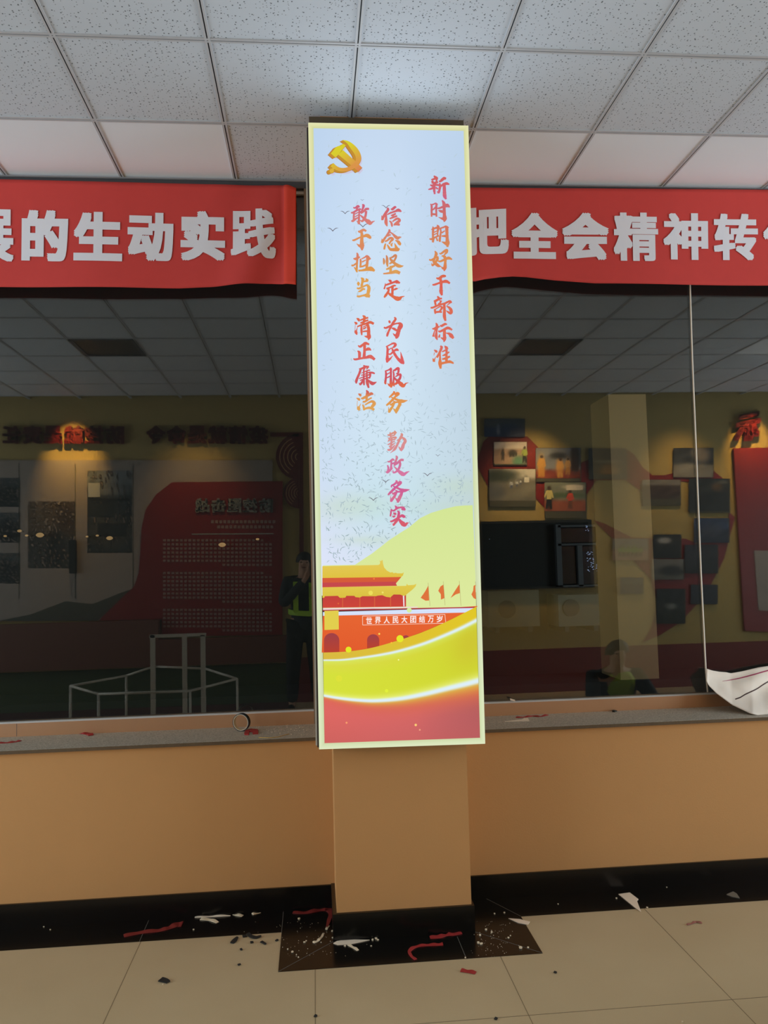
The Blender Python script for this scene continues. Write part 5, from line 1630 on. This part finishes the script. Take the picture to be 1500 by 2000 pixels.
X2 = ref(1196, 1300, 2.4).x; Y2p = 2 * YG - 2.4
person('person crouching with dark hair and a bright yellow green vest', dict(
    pelvis=(X2 + 0.02, Y2p - 0.12, 0.30), waist=(X2 + 0.02, Y2p - 0.07, 0.42), chest=(X2 + 0.01, Y2p + 0.04, 0.62), neck=(X2, Y2p + 0.10, 0.75), head=(X2 - 0.01, Y2p + 0.15, 0.865),
    shL=(X2 - 0.18, Y2p + 0.06, 0.68), elL=(X2 - 0.25, Y2p + 0.22, 0.47), wrL=(X2 - 0.10, Y2p + 0.40, 0.36), pdL=(0.3, 0.6, -0.5), psL=(0.8, -0.3, 0.2),
    shR=(X2 + 0.19, Y2p + 0.06, 0.68), elR=(X2 + 0.27, Y2p + 0.22, 0.47), wrR=(X2 + 0.10, Y2p + 0.40, 0.36), pdR=(-0.3, 0.6, -0.5), psR=(-0.8, -0.3, 0.2),
    hpL=(X2 - 0.09, Y2p - 0.10, 0.28), knL=(X2 - 0.19, Y2p + 0.28, 0.44), anL=(X2 - 0.16, Y2p + 0.02, 0.09), toL=(X2 - 0.19, Y2p + 0.16, 0.045),
    hpR=(X2 + 0.11, Y2p - 0.10, 0.28), knR=(X2 + 0.21, Y2p + 0.28, 0.44), anR=(X2 + 0.18, Y2p + 0.02, 0.09), toR=(X2 + 0.21, Y2p + 0.16, 0.045)), (0, 0.9, 0.1), True)

# ------------------------------------------------------------------ the night outside the glass
M['ext_wall'] = pbr('outside_render', (34, 34, 30), 0.9)
M['ext_ground'] = pbr('outside_paving', (40, 40, 38), 0.9)
M['ac'] = pbr('outdoor_unit_casing', (84, 86, 76), 0.6)
M['ac_dark'] = pbr('outdoor_unit_grille', (40, 42, 42), 0.6)
M['ext_col'] = pbr('outside_pier', (160, 134, 96), 0.8)
YE = 3.6
b = MB(); b.box((-9, YE, -0.4), (11, YE + 0.2, 5.5)); struct(b, 'wall_outside', M['ext_wall'])
b = MB(); b.box((-9, 0.62, -0.5), (11, YE, -0.4)); struct(b, 'ground_outside', M['ext_ground'])
b = MB(); b.box((-9, 1.95, -0.4), (11, 2.45, atY(1240, 1329, 1.95).z)); struct(b, 'parapet_outside', M['ext_ground'])
b = MB(); x0, x1 = atY(1198, 1000, 2.0).x, atY(1272, 1000, 2.0).x
b.box((x0, 2.0, atY(1240, 1329, 1.95).z), (x1, 2.4, atY(1235, 770, 2.0).z)); struct(b, 'outside_pier', M['ext_col'])
for x0, y0, x1, y1, cx, cy, rr, lb in ((955, 1152, 1052, 1226, 990, 1190, 17, 'outdoor air conditioner seen faintly below the television, left unit'), (1092, 1160, 1180, 1224, 1115, 1187, 16, 'outdoor air conditioner seen faintly beside the pier, right unit')):
    p, q_ = atY(x0, y1, 3.1), atY(x1, y0, 3.1)
    r_ = thing('air_conditioner', ((p.x + q_.x) / 2, 3.25, p.z), lb, 'air conditioner', 'outdoor units on the outside wall')
    mb = MB(); mb.box((p.x, 3.1, p.z), (q_.x, 3.45, q_.z)); mb.build('casing', M['ac'], r_)
    c = atY(cx, cy, 3.1); R_ = rr * (c - CPOS).length / FPX
    mb = MB(); mb.cyl((c.x, 3.1, c.z), (0, -1, 0), R_, 0.012, 28); mb.build('fan_grille', M['ac_dark'], r_)
    mb = MB()
    for xx in (p.x + 0.08, q_.x - 0.08): mb.box((xx - 0.02, 3.12, p.z - 0.05), (xx + 0.02, YE, p.z))
    mb.build('bracket', M['ac_dark'], r_)


def glow(name, rgb, s):
    m, n, l = mat(name)
    n.remove(n['Principled BSDF'])
    e = n.new('ShaderNodeEmission'); e.inputs[0].default_value = lin(rgb); e.inputs[1].default_value = s
    l.new(e.outputs[0], n['Material Output'].inputs['Surface'])
    return m


M['ext_frame'] = pbr('outside_window_frame', (62, 64, 66), 0.6)
M['ext_pane'] = pbr('outside_dark_pane', (10, 12, 15), 0.2)
r_ = thing('outside_window', atY(1134, 1146, YE - 0.06), 'dark outside window with pale frame seen across the television', 'window')
mb = MB()
for xa, ya, xb, yb in ((1090, 1024, 1178, 1030), (1090, 1060, 1178, 1066), (1090, 1141, 1178, 1147), (1090, 1024, 1095, 1147), (1131, 1064, 1137, 1147), (1172, 1024, 1178, 1147)):
    p, q_ = atY(xa, yb, YE - 0.08), atY(xb, ya, YE - 0.08)
    mb.box((p.x, YE - 0.08, p.z), (q_.x, YE - 0.02, q_.z))
mb.build('window_frame', M['ext_frame'], r_)
for xa, ya, xb, yb in ((1095, 1030, 1172, 1060), (1095, 1066, 1131, 1141), (1137, 1066, 1172, 1141)):
    p, q_ = atY(xa, yb, YE - 0.04), atY(xb, ya, YE - 0.04)
    mb = MB(); mb.box((p.x, YE - 0.04, p.z), (q_.x, YE - 0.02, q_.z)); mb.build('pane', M['ext_pane'], r_)
M['warm_lamp'] = glow('warm_lamp', (255, 206, 140), 0.34)
M['cool_lamp'] = glow('cool_lamp', (190, 210, 255), 0.6)
for i, (x, y, r0, lb) in enumerate(((10, 1047, 3, 'warm lamp outside nearest the left edge of the glass'), (38, 1037, 4, 'warm lamp outside second from the left edge'), (52, 1046, 3, 'small warm lamp outside left of the broad one'), (78, 1045, 7, 'broadest warm lamp outside at the left'),
                                  (170, 1048, 2.5, 'warm lamp outside below the tall photo print'), (190, 1046, 3, 'warm lamp outside just right of the tall print edge'), (214, 1051, 6, 'wide warm lamp outside before the red text panel'), (434, 1064, 7, 'warm lamp outside glowing through the red text panel'), (503, 1053, 3.5, 'small warm lamp outside at the right of the red text panel'))):
    c = atY(x, y, YE - 0.1); R_ = r0 * (c - CPOS).length / FPX
    r_ = thing('outside_lamp', (c.x, YE - 0.1, c.z), lb, 'lamp', 'warm lamps outside the left window')
    mb = MB(); mb.tube([c + Vector((-R_, 0, 0)), c + Vector((-R_ * 0.6, 0, 0)), c, c + Vector((R_ * 0.6, 0, 0)), c + Vector((R_, 0, 0))], [R_ * 0.1, R_ * 0.5, R_ * 0.62, R_ * 0.5, R_ * 0.1], 12); mb.build('bulb', M['warm_lamp'], r_, smooth=True)
    mb = MB(); mb.box((c.x - 0.006, YE - 0.1, c.z - 0.006), (c.x + 0.006, YE, c.z + 0.006)); mb.build('bracket', M['ac_dark'], r_)

mb = MB()
rl = random.Random(21)
for x0, y0, x1, y1, n_ in ((1143, 1027, 1149, 1040, 7), (1146, 1077, 1159, 1116, 34), (1160, 1098, 1168, 1116, 6), (953, 1052, 956, 1053, 1), (1168, 1026, 1170, 1028, 1)):
    for _ in range(n_):
        c = atY(rl.uniform(x0, x1), rl.uniform(y0, y1), YE - 0.1); w_ = rl.uniform(0.002, 0.005)
        mb.box((c.x - w_, YE - 0.105, c.z - w_ * 0.7), (c.x + w_, YE - 0.1, c.z + w_ * 0.7))
tag(mb.build('city_light', M['cool_lamp']), 'tiny cold white city lights glittering at the outside window', 'lights', None, 'stuff')
